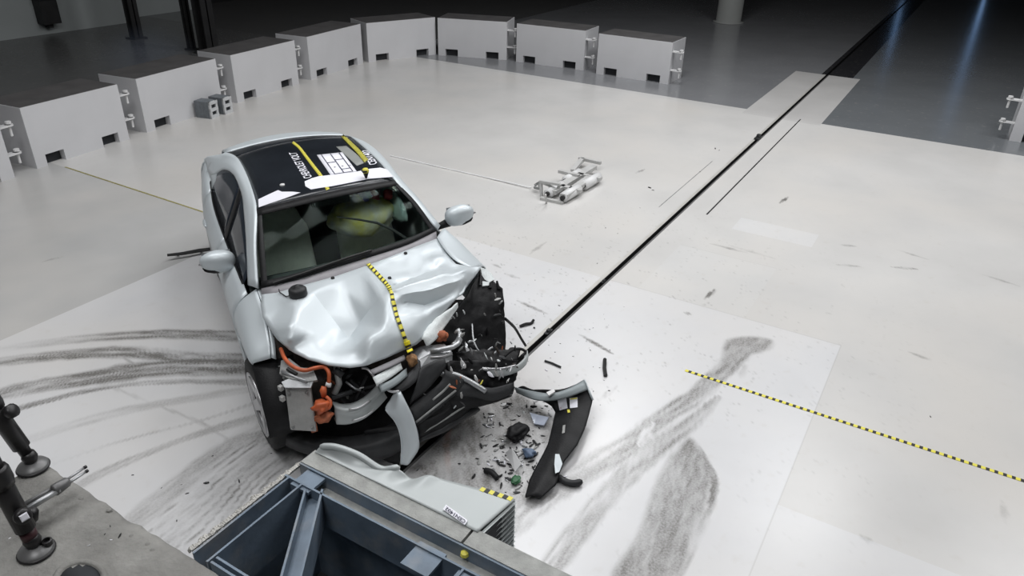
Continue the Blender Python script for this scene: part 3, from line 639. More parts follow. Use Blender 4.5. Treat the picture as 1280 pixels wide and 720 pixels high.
# ==================================================================== the wrecked car
car = empty('crashed_car', CAR_LOC, CAR_YAW, CAR_ROLL, 'silver hatchback with black roof and crushed front standing before the blue barrier', 'car')
V3 = Vector
def bag(name, c, r, m, amp=.12, seed=0, sub=3):
    bm = bmesh.new(); bmesh.ops.create_icosphere(bm, subdivisions=sub+1, radius=1)
    for v in bm.verts:
        n = mnoise.noise(v.co*1.6+V3((seed, 0, 0)))+.5*mnoise.noise(v.co*4+V3((seed, 3, 0))); v.co = V3((v.co.x*r[0], v.co.y*r[1], v.co.z*r[2]))*(1+amp*n)
    me = bpy.data.meshes.new(name); bm.to_mesh(me); bm.free(); me.materials.append(m); me.polygons.foreach_set('use_smooth', [True]*len(me.polygons))
    o = bpy.data.objects.new(name, me); COL.objects.link(o); o.parent = car; o.location = c; return o
R1p = [(-.42,-.69,.98),(-.67,-.63,1.17),(-.97,-.55,1.33),(-1.39,-.52,1.365),(-1.95,-.51,1.35),(-2.3,-.515,1.31),(-2.65,-.55,1.24),(-2.95,-.60,1.14)]
R2p = [(-.56,-.735,.95),(-.877,-.664,1.15),(-1.163,-.617,1.27),(-1.36,-.594,1.305),(-1.58,-.589,1.325),(-1.80,-.592,1.322),(-2.03,-.615,1.29),(-2.25,-.652,1.23),(-2.45,-.70,1.13),(-2.62,-.73,1.07),(-2.90,-.74,1.03)]
R1d = [(-.75,.75,.98),(-.90,.64,1.15),(-1.07,.53,1.33),(-1.41,.52,1.365),(-1.95,.52,1.35),(-2.36,.53,1.31),(-2.65,.55,1.24),(-2.95,.60,1.14)]
R2d = [(-.86,.80,.965),(-1.0,.70,1.15),(-1.2,.62,1.27),(-1.55,.62,1.31),(-1.99,.64,1.29),(-2.3,.66,1.22),(-2.62,.70,1.10),(-2.90,.73,1.04)]
belt = [(-.60,-.765,.935),(-1.0,-.775,.935),(-1.42,-.78,.94),(-1.83,-.785,.95),(-2.18,-.78,.99),(-2.55,-.745,1.07)]
mir = lambda L: [(x, -y, z) for x, y, z in L]
def arc_mid(a, b, out):    # a curve between two rails pushed outwards
    A, B = cr(a, 12), cr(b, 12); return [(p+q)/2+V3((0, math.copysign(out, p.y), out*.8)) for p, q in zip(A, B)]
for a, b in ((R1p, R2p), (R1d, R2d)):
    gridmesh('roof_rail', loft([a, arc_mid(a, b, .014), b], 40, 7), M['paint'], car, .02)
# roof and rear glass
def roof_row(a, b, crown, n=17):
    return [V3(a).lerp(V3(b), i/(n-1))+V3((crown*.9*(1-(2*i/(n-1)-1)**2) if False else 0, 0, crown*(1-(2*i/(n-1)-1)**2))) for i in range(n)]
ra, rb_ = cr(R1p[2:], 30), cr(R1d[2:], 30)
g_all = []
for i in range(30):
    f = i/29; row = roof_row(ra[i], rb_[i], .055)
    if i < 6:
        for k, p in enumerate(row): p.x += .10*(1-(2*k/16-1)**2)*(1-i/6)
    g_all.append(row)
roof = gridmesh('roof', g_all[:20], M['roof'], car, .01)
rear = gridmesh('rear_glass', g_all[19:27], M['roof'], car, .01)
# windshield
wb = cr([(-.41,-.67,.985),(-.36,-.45,1.015),(-.385,-.2,1.03),(-.435,.07,1.03),(-.54,.42,1.015),(-.735,.735,.985)], 17)
wt = [p.copy() for p in g_all[0]]
wm = [(a+b)/2+V3((.02, 0, .035))*(1-.0*abs(k-8)/8) for k, (a, b) in enumerate(zip(wb, wt))]
wg = loft([wb, wm, wt], 25, 17)           # wg[u][v]: u across, v up
gridmesh('windshield', wg, M['glass'], car, 0)
def wpt(u, v, off=0):
    i = min(int(u*24), 23); j = min(int(v*16), 15); fu, fv = u*24-i, v*16-j
    p = (wg[i][j]*(1-fu)+wg[i+1][j]*fu)*(1-fv)+(wg[i][j+1]*(1-fu)+wg[i+1][j+1]*fu)*fv
    n = (wg[i+1][j]-wg[i][j]).cross(wg[i][j+1]-wg[i][j]).normalized(); n = n if n.z > 0 else -n
    return p+n*off
def wstrip(name, us, vs_, off, m): return gridmesh(name, [[wpt(u, v, off) for v in vs_] for u in us], m, car, .004)
L_ = np.linspace
wstrip('windshield_seal', L_(0, .030, 3), L_(0, 1, 15), .003, M['black']); wstrip('windshield_seal', L_(.965, 1, 3), L_(0, 1, 15), .003, M['black'])
wstrip('windshield_seal', L_(0, 1, 25), L_(.90, 1, 3), .004, M['black']); wstrip('windshield_seal', L_(0, 1, 25), L_(0, .07, 3), .004, M['black'])
# side glass
def clipx(curve, x0, x1, n):
    P = cr(curve, 200); P = [p for p in P if x1-1e-3 <= p.x <= x0+1e-3]; return cr(P[::max(1, len(P)//10)]+[P[-1]], n)
for sgn in (1, -1):
    r2 = R2p if sgn == 1 else R2d; bl = belt if sgn == 1 else mir(belt); x_f = -.62 if sgn == 1 else -.90
    for nm, x0, x1 in (('front_side_glass', x_f, -1.42), ('rear_side_glass', -1.50, -2.50)):
        gridmesh(nm, loft([clipx(r2, x0-.02, x1, 12), clipx(bl, x0, x1, 12)], 12, 4), M['glassdark'], car, .005)
    gridmesh('pillar_trim', loft([clipx(r2, -1.40, -1.52, 4), clipx(bl, -1.40, -1.52, 4)], 4, 4), M['black'], car, .012)
    # belt moulding
    MB().tube([V3(p)+V3((0, -.004*sgn, 0)) for p in clipx(bl, x_f, -2.5, 24)], .008, 6).build('belt_moulding', M['black'], car, True)
# body sides
def side(x, sg=1):
    tb = max(0, min(1, (-2.2-x)/1.3)); y_ = .10*tb**1.4
    P = cr(belt, 60); bp = min(P, key=lambda p: abs(p.x-x)) if x > -2.52 else V3((x, -.75+y_*.3, 1.06-.10*max(0, (-2.55-x))))
    zb = bp.z; yb = bp.y
    row = [(x, yb, zb), (x, -.835+y_, zb-.06), (x, -.878+y_, .80), (x, -.885+y_, .70), (x, -.872+y_, .55), (x, -.875+y_, .40), (x, -.855+y_, .27), (x, -.80+y_, .21)]
    return [V3((a, b*sg, c)) for a, b, c in row]
def archcut(g, cx, r=.385):
    for row in g:
        for p in row:
            if abs(p.x-cx) < r and p.z < .33+math.sqrt(r*r-(p.x-cx)**2): p.z = .33+math.sqrt(r*r-(p.x-cx)**2)
    return g
for sgn in (1, -1):
    xf = -.47 if sgn == 1 else -.90
    for nm, x0, x1, n in (('front_door', xf, -1.455, 14), ('rear_door', -1.465, -2.34, 12), ('quarter_panel', -2.35, -3.45, 20)):
        xs_ = np.linspace(x0, x1, n); g_ = [cr(side(x, sgn), 14) for x in xs_]
        if nm != 'front_door': g_ = archcut(g_, -2.685)
        ob = gridmesh(nm, g_, M['paint'], car, .012)
        if nm.endswith('door'):
            hx = x1+.16; hy = -.888*sgn
            MB().lathe([(0, -.014), (.035, -.010), (.04, 0), (.035, .010), (0, .014)], 16, Matrix.Translation((hx, hy, .80)) @ Matrix.Diagonal((2.2, .45, 1.1, 1))).build('door_handle', M['paint'], ob, True)
    # sill and rear arch lining
    MB().box((xf-.0, -.80 if sgn == 1 else .72, .17), (-2.35, -.72 if sgn == 1 else .80, .24)).build('sill', M['black'], car) if False else None
# C pillar skin between rail and quarter panel
for sgn in (1, -1):
    r1 = R1p if sgn == 1 else R1d
    top = clipx(r1, -2.30, -2.94, 12)+[V3((-3.08, -.615*sgn, 1.10)), V3((-3.20, -.62*sgn, 1.05))]
    bot = [side(x, sgn)[0] for x in np.linspace(-2.36, -3.40, 14)]
    gridmesh('pillar_skin', loft([top, [(p+q)/2+V3((0, -.02*sgn, .015)) for p, q in zip(top, bot)], bot], 16, 8), M['paint'], car, .012)
# tail: spoiler band and rear bumper
e0 = [p for p in g_all[26]]; sp = []
for k, p in enumerate(e0):
    q = 2*k/16-1; sp.append([p+V3((0, 0, .004)), p+V3((-.08, 0, -.012)), p+V3((-.20-.08*(1-q*q), q*.01, -.035)), p+V3((-.27-.10*(1-q*q), q*.01, -.075)), p+V3((-.29-.10*(1-q*q), q*.02, -.14))])
gridmesh('rear_spoiler', sp, M['paint'], car, .015)
tl = []
for k in range(17):
    q = 2*k/16-1; y = .80*q; bx_ = -.17*(1-q*q)
    tl.append([sp[k][4].copy(), V3((-3.30+bx_, y*.93, .98)), V3((-3.40+bx_, y*.99, .80)), V3((-3.45+bx_, y*1.0, .60)), V3((-3.42+bx_, y, .40)), V3((-3.35+bx_, y*.97, .24))])
gridmesh('rear_bumper', [cr(r, 14) for r in tl], M['paint'], car, .015)
MB().box((-3.38, -.78, .20), (-.42, .78, .24)).build('floor_pan', M['black'], car)
# wheels
def wheel(x, y, sg, rx=0, rz=0, z=.33):
    Mx = Matrix.Translation((x, y, z)) @ Matrix.Rotation(rz, 4, 'Z') @ Matrix.Rotation(rx, 4, 'X') @ Matrix.Rotation(math.pi/2*sg, 4, 'X')
    t_ = MB().lathe([(.215, -.09), (.225, -.105), (.27, -.110), (.315, -.098), (.328, -.08), (.330, -.03), (.330, .03), (.328, .08), (.315, .098), (.27, .110), (.225, .105), (.215, .09)], 40, Mx).build('wheel', M['rubber'], car, True)
    rm = MB().lathe([(.216, -.08), (.222, .100), (.232, .112), (.21, .110), (.20, .09), (.195, -.06)], 40, Mx)
    rm.build('rim', M['alloy'], t_, True)
    MB().lathe([(0, .02), (.19, .02), (.19, .012), (0, .012)], 24, Mx).build('brake_disc', M['dirtysteel'], t_)
    for k in range(5):
        a = 2*math.pi*k/5; S = Mx @ Matrix.Rotation(a, 4, 'Z')
        MB().prism([S @ V3(p) for p in ((.03, -.045, .095), (.21, -.034, .108), (.21, .034, .108), (.03, .045, .095))], (Mx.to_3x3() @ V3((0, 0, -.022)))).build('spoke', M['alloy'], t_)
    MB().lathe([(.055, .07), (.055, .10), (.03, .108), (0, .108)], 16, Mx).build('hub_cap', M['alloy'], t_, True)
wheel(-.02, -.765, 1, rz=.10); wheel(-2.685, -.765, 1); wheel(-2.685, .765, -1, z=.30); wheel(-.14, .62, -1, rz=-.5, rx=.12, z=.31)
# wheel houses
for x in (0.0, -2.685):
    h = []
    for k in range(17):
        a = math.pi*k/16; h.append([V3((x+.375*math.cos(a), y, .33+.375*math.sin(a))) for y in (-.86, -.75, -.60)])
    gridmesh('wheel_arch_liner', h, M['black'], car, .01)
# near front fender
fa = [(-.45,-.70,.965),(-.25,-.70,.92),(-.1,-.705,.88),(.04,-.72,.82),(.12,-.74,.75)]
fb = [(-.465,-.82,.885),(-.27,-.82,.85),(-.1,-.825,.815),(.04,-.815,.775),(.10,-.80,.735)]
fc = [(-.465,-.875,.80),(-.29,-.872,.78),(-.12,-.87,.765),(.02,-.86,.745),(.08,-.845,.72)]
fd = [(-.465,-.885,.70),(-.29,-.88,.71),(-.12,-.875,.715),(.02,-.865,.715),(.07,-.85,.70)]
fen = gridmesh('front_fender', loft([fa, fb, fc, fd], 20, 14), M['paint'], car, .008)
gridmesh('fender_edge', loft([[V3(p)+V3((0, .004, .004)) for p in map(V3, fa)], [V3(p)+V3((.01, .03, -.012)) for p in map(V3, fa)]], 20, 3), M['paint'], fen, .004)
gridmesh('front_fender', archcut([cr(side(x), 14)[5:] for x in np.linspace(-.465, -.30, 5)], 0.0), M['paint'], car, .01)
# far front fender, bent over
ga = [C(556,286,.955), C(575,303,.90), C(592,320,.855), C(606,334,.81)]
gb = [C(546,297,.978), C(556,312,.97), C(570,326,.955), C(590,336,.92)]
gc = [V3((p.x, p.y+.015, p.z-.16)) for p in ga]; gd = [V3((p.x, p.y-.02, p.z-.45)) for p in ga]
gridmesh('crushed_fender', loft([gb, ga, gc, gd], 16, 14), M['paint'], car, .008)

# ---- crumpled bonnet: control points (photo position, height) with real relief
hp = [ # rear edge
 (327,368,.962),(345,366,.985),(380,356,1.0),(420,345,1.01),(455,333,1.015),(490,320,1.01),(520,308,.992),(546,298,.972),
 # left edge and nose
 (326,383,.945),(328,396,.93),(336,410,.90),(346,424,.87),(362,438,.845),(385,449,.825),(410,455.5,.81),(437,458.5,.80),(460,456,.795),(482,448,.79),(504,438,.79),
 # right, torn
 (520,431,.785),(530,423,.79),(545,406,.80),(556,390,.83),(573,371,.88),(585,357,.90),(597,341,.92),(602,333,.93),(588,333,.945),(570,330,.945),(558,316,.955),
 # inner: panel fold K1 K2 K4 K3
 (391,365,1.0),(425,353,1.0),(456,339,1.03),(500,326,.985),(538,317,.97),(545,327,.962),
 (408,388,.91),(424,409,.842),(436,423,.785),(449,404,.85),(463,386,.945),(475,369,1.03),
 (484,387,1.01),(462,420,.94),(440,441,.835),(480,410,.955),(496,400,.965),(500,422,.885),(480,432,.87),(510,394,.95),(516,412,.885),
 (352,384,.962),(372,384,1.005),(366,408,.975),(360,426,.915),(388,418,.905),(395,434,.86),(414,440,.838),
 (488,350,.99),(492,357,.972),(520,346,.955),(548,335,.945),(572,335,.942),
 (486,364,1.045),(492,363,1.05),(520,353,1.045),(550,345,1.03),(580,339,.995),
 (500,369,1.02),(539,361,1.005),(578,349,.965),
 (506,378,.955),(530,381,.905),(560,370,.895),(582,356,.905),(538,388,.90),(556,379,.89),(526,396,.905)]
cps = [C(*p) for p in hp]
from mathutils.geometry import delaunay_2d_cdt
border = list(range(0, 8))+[29, 28, 27, 26, 25, 24, 23, 22, 21, 20, 19, 18, 17, 16, 15, 14, 13, 12, 11, 10, 9, 8]
ix = {tuple(p): i for i, p in enumerate(hp)}
I = lambda *p: ix[p]
def chain(*ps): return list(zip(ps, ps[1:]))
K1, K2, K3, K4 = (391,365,1.0), (456,339,1.03), (436,423,.785), (475,369,1.03)
hardc = chain(K1, (408,388,.91), (424,409,.842), K3)+chain(K4, (463,386,.945), (449,404,.85), K3)+chain((492,357,.972), (520,346,.955), (548,335,.945))+chain((500,369,1.02), (539,361,1.005), (578,349,.965))+chain((506,378,.955), (530,381,.905), (560,370,.895))
softc = chain(K1, (425,353,1.0), K2, (500,326,.985), (538,317,.97))+chain(K2, K4)+chain((486,364,1.045), (492,363,1.05), (520,353,1.045), (550,345,1.03), (580,339,.995))+chain(K4, (486,364,1.045))+chain((372,384,1.005), (366,408,.975), (360,426,.915))
creases = hardc+softc
ce = [(I(*a), I(*b)) for a, b in creases]
res = delaunay_2d_cdt([V3((p[0], -p[1])) for p in hp], ce, [border], 1, 1e-4)
bm = bmesh.new(); bv = []
for k, co in enumerate(res[0]):
    src = res[3][k]; bv.append(bm.verts.new(cps[src[0]] if src else C(co.x, -co.y, .93)))
for fce in res[2]:
    try: bm.faces.new([bv[i] for i in fce])
    except ValueError: pass
bmesh.ops.recalc_face_normals(bm, faces=bm.faces)
bmesh.ops.subdivide_edges(bm, edges=bm.edges[:], cuts=3, use_grid_fill=True)
bmesh.ops.triangulate(bm, faces=bm.faces)
segs = [(cps[i], cps[j], k) for k, (i, j) in enumerate(ce)]
def seg_d(p, a, b):
    d = b-a; t_ = max(0, min(1, (p-a).dot(d)/d.length_squared)); return (p-a-d*t_).length
HARD = set(range(len(hardc)))
on_c = {v for v in bm.verts if any(seg_d(v.co, a_, b_) < .002 for a_, b_, k in segs)}
hard_e = [e for e in bm.edges if all(v in on_c for v in e.verts) and any(seg_d((e.verts[0].co+e.verts[1].co)/2, a_, b_) < .002 for a_, b_, k in segs if k in HARD)]
inner = [v for v in bm.verts if not v.is_boundary]; soft = [v for v in inner if v not in on_c]
for _ in range(2): bmesh.ops.smooth_vert(bm, verts=soft, factor=.5, use_axis_x=True, use_axis_y=True, use_axis_z=True)
for e in hard_e: e.smooth = False
for v in inner:
    c = v.co; wgt = max(0, min(1, (c.y-.05)/.3)); c.z += wgt*.016*mnoise.noise(V3((c.x*11, c.y*11, 0)))+.003*mnoise.noise(V3((c.x*6, c.y*6, 5)))
bmesh.ops.recalc_face_normals(bm, faces=bm.faces)
if sum(f.normal.z for f in bm.faces) < 0: bmesh.ops.reverse_faces(bm, faces=bm.faces)
me = bpy.data.meshes.new('bonnet'); bm.to_mesh(me); hood_bvh = BVHTree.FromBMesh(bm); bm.free(); me.materials.append(M['paint'])
me.polygons.foreach_set('use_smooth', [True]*len(me.polygons))
hood = bpy.data.objects.new('bonnet', me); COL.objects.link(hood); hood.parent = car
md = hood.modifiers.new('thickness', 'SOLIDIFY'); md.thickness = .012; md.offset = -1
# cowl under the windshield
hr = cr([C(*p)-V3((0, 0, .012)) for p in hp[:8]], 17)
cw = [[wb[k]+V3((0, 0, -.004)), (wb[k]+hr[k])/2+V3((0, 0, .004)), hr[k]+V3((-.005, 0, 0)), hr[k]+V3((.01, 0, -.05))] for k in range(17)]
gridmesh('cowl', cw, M['cowl'], car, .008)
# helper: lay something on a panel, following rays to its real surface
def roof_bvh(objs):
    vs_, fs_ = [], []
    for o in objs:
        n = len(vs_); vs_ += [v.co.copy() for v in o.data.vertices]; fs_ += [tuple(i+n for i in p.vertices) for p in o.data.polygons]
    return BVHTree.FromPolygons(vs_, fs_)
RB = roof_bvh([roof, rear])
def onto(bvh, u, v, off, zf):
    d = cray(u, v).normalized(); h = bvh.ray_cast(CO, d)
    if h[0] is None: return C(u, v, zf)+V3((0, 0, off))
    n = h[1] if h[1].z > 0 else -h[1]
    return h[0]+n*off
def strip(name, path, wpx, bvh, off, zf, m, parent, n=40, nw=3):
    P = cr([(u, v, 0) for u, v in path], n); g_ = []; al = []
    for i, p in enumerate(P):
        t_ = (P[min(i+1, n-1)]-P[max(i-1, 0)]).normalized(); nn = V3((-t_.y, t_.x, 0)); wq = wpx if not isinstance(wpx, tuple) else wpx[0]+(wpx[1]-wpx[0])*i/(n-1)
        g_.append([onto(bvh, p.x+nn.x*wq*s, p.y+nn.y*wq*s, off, zf) for s in L_(-.5, .5, nw)])
    o = gridmesh(name, g_, m, parent, .002); acc = 0
    for i in range(n):
        if i: acc += (g_[i][1]-g_[i-1][1]).length
        al += [acc]*nw
    return along(o, al)
def quad_map(q, bvh, off, zf):    # q: rear-left, rear-right, front-right, front-left
    def f(s, t_):
        u = (q[0][0]*(1-s)+q[1][0]*s)*(1-t_)+(q[3][0]*(1-s)+q[2][0]*s)*t_; v = (q[0][1]*(1-s)+q[1][1]*s)*(1-t_)+(q[3][1]*(1-s)+q[2][1]*s)*t_
        return onto(bvh, u, v, off, zf)
    return f
def patch(name, q, bvh, off, zf, m, parent, s=(0, 1), t=(0, 1), n=8):
    f = quad_map(q, bvh, off, zf); return gridmesh(name, [[f(a, b) for b in L_(t[0], t[1], n)] for a in L_(s[0], s[1], n)], m, parent, .001)
strip('centre_tape', [(454, 323), (463, 334), (474, 346), (484, 357), (489, 366), (491, 378), (495, 394), (500, 408), (507, 428)], (4.2, 4.6), hood_bvh, .008, 1.0, M['cartape'], car, 170)
strip('target_sticker', [(507, 426), (510, 434), (513, 441)], 7.5, hood_bvh, .009, .8, striped('target_checks', .05, a=(.85, .72, .02), duty=.6), car, 10)
strip('roof_tape', [(366, 178.5), (374, 185), (381, 194), (390, 206), (400, 219), (406, 229), (410, 238)], (3.0, 4.6), RB, .006, 1.36, M['rooftape'], car, 50)
tq = [(361, 192), (370.5, 191), (390.5, 222), (380.5, 224.5)]; tv, tf = text_faces('CHEVROLET VOLT'); fm = quad_map(tq, RB, .006, 1.36)
mesh('roof_lettering', [fm(1-b, 1-a) for a, b in tv], tf, M['white'], car)
tq = [(452, 189), (460, 188), (472, 205), (462, 207.5)]; tv, tf = text_faces('CEN1402'); fm = quad_map(tq, RB, .006, 1.36)
mesh('roof_lettering', [fm(1-b, 1-a) for a, b in tv], tf, M['white'], car)
lq = [(396, 194.4), (428, 191), (446, 215), (413.5, 220)]
rl = patch('roof_label', lq, RB, .005, 1.37, M['white'], car)
for s in (.17, .52, .86): patch('ruled_line', lq, RB, .0075, 1.37, M['ink'], rl, (s-.018, s+.018), (.02, .98))
for s0, s1, tt in ((.19, .50, .42), (.54, .84, .33), (.54, .84, .80), (.19, .86, .97)): patch('ruled_line', lq, RB, .0075, 1.37, M['ink'], rl, (s0, s1), (tt-.008, tt+.012))
patch('grey_tape', [(420, 184), (433, 183), (458, 203.5), (446, 208)], RB, .005, 1.37, mat('grey_duct_tape', (.26, .27, .26), .5), car)
strip('side_tape', [(428, 171), (438, 181), (448, 191), (458, 203)], (4, 6), RB, .012, 1.36, mat('olive_tape', (.42, .39, .06), .5, 0, .3, 40), car, 16)
def drape_poly(name, px, bvh, off, zf, m): return poly(name, [onto(bvh, u, v, off, zf) for u, v in px], .002, m, car)
BV2 = roof_bvh([roof]+[o for o in car.children if o.name.startswith('windshield')])
drape_poly('torn_foil', [(382,234),(381,228),(390,224),(399,221.5),(422,219),(445,216),(460,212.5),(475,210.8),(484,212.7),(491.5,222.3),(475,223.5),(460,224.8),(440,229),(415,234),(401,236),(389,238)], RB, .008, 1.36, M['white'])
drape_poly('torn_foil', [(323.5,250.5),(336,244.5),(348,239),(353,241),(366,241),(376,242),(356,249.5),(338,255.5),(324,260.5)], RB, .009, 1.35, M['white'])
p0 = onto(RB, 458, 224, .0, 1.36); tm_ = MB().lathe([(.004, 0), (.02, .045), (.022, .05), (0, .052)], 12, Matrix.Translation(p0)).build('target_marker', M['blacktape'], car)
MB().lathe([(0, .05), (.024, .055), (.028, .07), (.02, .088), (0, .09)], 14, Matrix.Translation(p0)).build('marker_ball', M['yellow'], tm_, True); MB().box((-.03, -.03, .066), (.03, .004, .078), Matrix.Translation(p0)).build('marker_stripe', M['blacktape'], tm_)
p0 = onto(RB, 353, 232, 0, 1.36); MB().lathe([(.022, 0), (.018, .012), (0, .016)], 10, Matrix.Translation(p0)).build('roof_stud', M['whitep'], car, True)
MB().tube([onto(RB, 347, 172, .01, 1.18), C(347, 176, 1.20), C(348, 180, 1.215)], .010, 6).build('yellow_mark', M['yellow'], car)
# bonnet fittings
p0 = onto(hood_bvh, 373, 369, 0, .99)
pk = MB().lathe([(.058, 0), (.062, .006), (.060, .045), (.048, .058), (.02, .060), (.018, .075), (0, .078)], 24, Matrix.Translation(p0)).build('sensor_puck', M['black2'], car, True)
MB().tube([p0+V3((0, -.06, .01)), onto(hood_bvh, 358, 372, .008, .99), onto(hood_bvh, 350, 367, .01, .99), onto(hood_bvh, 349, 364, .015, .99)], .004, 6).build('sensor_wire', M['blacktape'], pk, True)
for u, v in ((416, 348), (507, 317), (487, 348)): MB().lathe([(.014, 0), (.012, .010), (0, .012)], 10, Matrix.Translation(onto(hood_bvh, u, v, 0, 1.0))).build('washer_nozzle', M['blacktape'], car)
# wipers
wa = [CX(505, 303, -.66), CX(488, 292, -.74), CX(470, 284, -.82), CX(448, 280, -.88), CX(420, 276.5, -.95)]
MB().tube([p+V3((.06, 0, .06)) for p in wa], [.012, .010, .010, .008, .006], 6).build('wiper', M['blacktape'], car)
MB().tube([wpt(.06, .01, .02), wpt(.2, .03, .025), wpt(.42, .055, .025), wpt(.55, .06, .02)], .010, 6).build('wiper', M['blacktape'], car)
# side mirrors
def car_mirror(c, sg, sc, yaw=0.0):
    bm = bmesh.new(); bmesh.ops.create_uvsphere(bm, u_segments=28, v_segments=18, radius=1)
    for v in bm.verts:
        x, y, z = v.co; x = math.copysign(abs(x)**.8, x); y = math.copysign(abs(y)**.75, y); z = math.copysign(abs(z)**.75, z)
        if x < 0: x *= .35
        tpr = 1-.35*max(0, y*sg)**1.5; z *= tpr; x *= 1-.3*max(0, y*sg)
        v.co = (x*.085, y*.125, z*.085+.012*y*sg)
    me = bpy.data.meshes.new('wing_mirror'); bm.to_mesh(me); bm.free(); me.materials.append(M['paint']); me.polygons.foreach_set('use_smooth', [True]*len(me.polygons))
    o = bpy.data.objects.new('wing_mirror', me); COL.objects.link(o); o.parent = car; o.location = c; o.rotation_euler = (0, 0, yaw); o.scale = (sc,)*3
    MB().box((-.034, -.10, -.06), (-.029, .10, .06)).build('mirror_glass', M['steel'], o)
    MB().tube([(.0, -.09*sg, -.055), (-.0, -.16*sg, -.075), (.01, -.22*sg, -.08)], [.04, .03, .03], 8).build('mirror_foot', M['black'], o, True)
    MB().lathe([(0, -.085), (.05, -.083), (.085, -.06), (.092, -.04)], 20, Matrix.Diagonal((.8, 1.25, 1, 1))).build('mirror_base', M['black'], o, True)
    MB().lathe([(0, -.01), (.02, 0), (0, .012)], 10, Matrix.Translation((.02, .118*sg, .005))).build('turn_signal', M['alloy'], o, True)
car_mirror(C(272, 326, .97), -1, 1.0); car_mirror(C(574, 268, 1.0), 1, 1.0, -.1)

# ---- cabin
MB().box((-.90, -.72, .55), (-.50, .72, .82)).build('dashboard', M['dash'], car)
gridmesh('dash_top', loft([[(-.44,-.60,.955),(-.46,0,.98),(-.72,.66,.955)], [(-.65,-.62,.93),(-.65,0,.95),(-.85,.62,.93)], [(-.88,-.64,.80),(-.90,0,.82),(-1.0,.64,.80)]], 14, 9), M['dash'], car, .01)
MB().box((-.55, -.74, .24), (-.42, .74, .93)).build('firewall', M['dash'], car)
def seat(x, y):
    s = MB()
    for z0, z1, w0, w1, x0, x1, d in ((.40, 1.00, .25, .23, 0, -.16, .07),):
        pass
    rows = []
    for k in range(13):
        q = k/12; z = .42+.74*q; wd = .255-.02*q if q < .72 else .235-.11*((q-.72)/.28)**2-.03; xx = x-.20*q; rows.append((xx, z, wd, .065-.02*q))
    g_ = [[V3((xx+.045*math.cos(a)*1.2, y+wd*math.copysign(abs(math.sin(a))**.7, math.sin(a)), z)) for a in L_(0, 2*math.pi, 21)] for xx, z, wd, dd in rows]
    b = gridmesh('seat', g_, M['seat'], car, 0); me = b.data
    MB().add([p for p in g_[-1]], [tuple(range(21))]).build('headrest_top', M['seat'], b)
    c_ = MB().box((x-.02, y-.26, .34), (x+.50, y+.26, .48)).build('seat_cushion', M['seat'], b); bevel(c_, .05, 3)
seat(-1.36, -.37); seat(-1.50, .37)
MB().box((-2.6, -.65, .35), (-2.42, .65, .98)).build('rear_bench', mat('grey_bench', (.12, .12, .115), .9), car)
MB().box((-1.10, -.14, 1.235), (-1.04, .15, 1.315)).build('rear_view_mirror', M['dash'], car)
MB().box((-1.14, -.62, 1.31), (-1.00, .56, 1.325)).build('headliner', M['dash'], car) if False else None
# inflated airbags with smeared marker paint
am = mat('airbag_fabric', (.72, .74, .70), .8, 0, .1, 8, .3); dust(am, (.75, .68, .06), .7, 6)
cm_ = mat('curtain_bag_fabric', (.62, .80, .76), .8, 0, .1, 8, .3)
bag('airbag', CX(452, 270, -1.25), (.20, .27, .17), am, .16, 1)
bag('curtain_airbag', CX(492, 254, -1.30), (.30, .05, .12), cm_, .16, 5)
bag('paint_smear', CX(456, 245, -1.28), (.10, .07, .05), M['bluep'], .3, 8, 2); bag('paint_smear', CX(466, 245, -1.27), (.08, .05, .05), M['red'], .3, 9, 2); bag('paint_smear', CX(485, 243, -1.22), (.04, .04, .05), M['red'], .3, 10, 2)

# ---- opened front end
def rough(name, le, ri, nu, nv, amp, m, seed=0, freq=9, thick=.012):
    g_ = loft([le, ri], nu, nv)
    for i, r in enumerate(g_):
        for j, p in enumerate(r):
            n = mnoise.noise(V3((p.x*freq+seed, p.y*freq, p.z*freq)))+.6*mnoise.noise(V3((p.x*freq*2.7+seed, p.y*freq*2.7, p.z*freq*2.7)))
            p.x += amp*n; p.z += amp*.5*mnoise.noise(V3((p.y*freq, seed, p.z*freq)))
    return gridmesh(name, g_, m, car, thick)
rough('engine_bay', [(.02,-.70,.84),(.10,-.70,.60),(.16,-.70,.30)], [(-.10,.62,.78),(.05,.62,.55),(.15,.62,.28)], 26, 44, .035, M['brown'], 3)
rough('bay_apron', [(.0,-.68,.20),(.5,-.60,.17)], [(.1,.78,.22),(.48,.70,.20)], 10, 30, .015, M['black'], 9)
# lower lip and bumper skin
lip_t = cr([C(349,533,.26), C(362,548,.24), C(385,557,.23), C(415,562,.23), C(450,562,.24), C(485,552,.26), C(508,540,.28)], 30)
lip_b = cr([C(346,541,.17), C(360,558,.13), C(385,568,.12), C(415,575,.11), C(450,578,.11), C(485,572,.12), C(512,560,.14)], 30)
gridmesh('lower_lip', loft([[p+V3((-.12, 0, .02)) for p in lip_t], lip_t, lip_b, [p+V3((-.10, 0, -.03)) for p in lip_b]], 30, 10), M['black2'], car, .008)
rough('torn_undertray', [C(455,540,.30), C(465,570,.12)], [C(500,530,.32), C(500,582,.06)], 10, 12, .02, M['black'], 4)
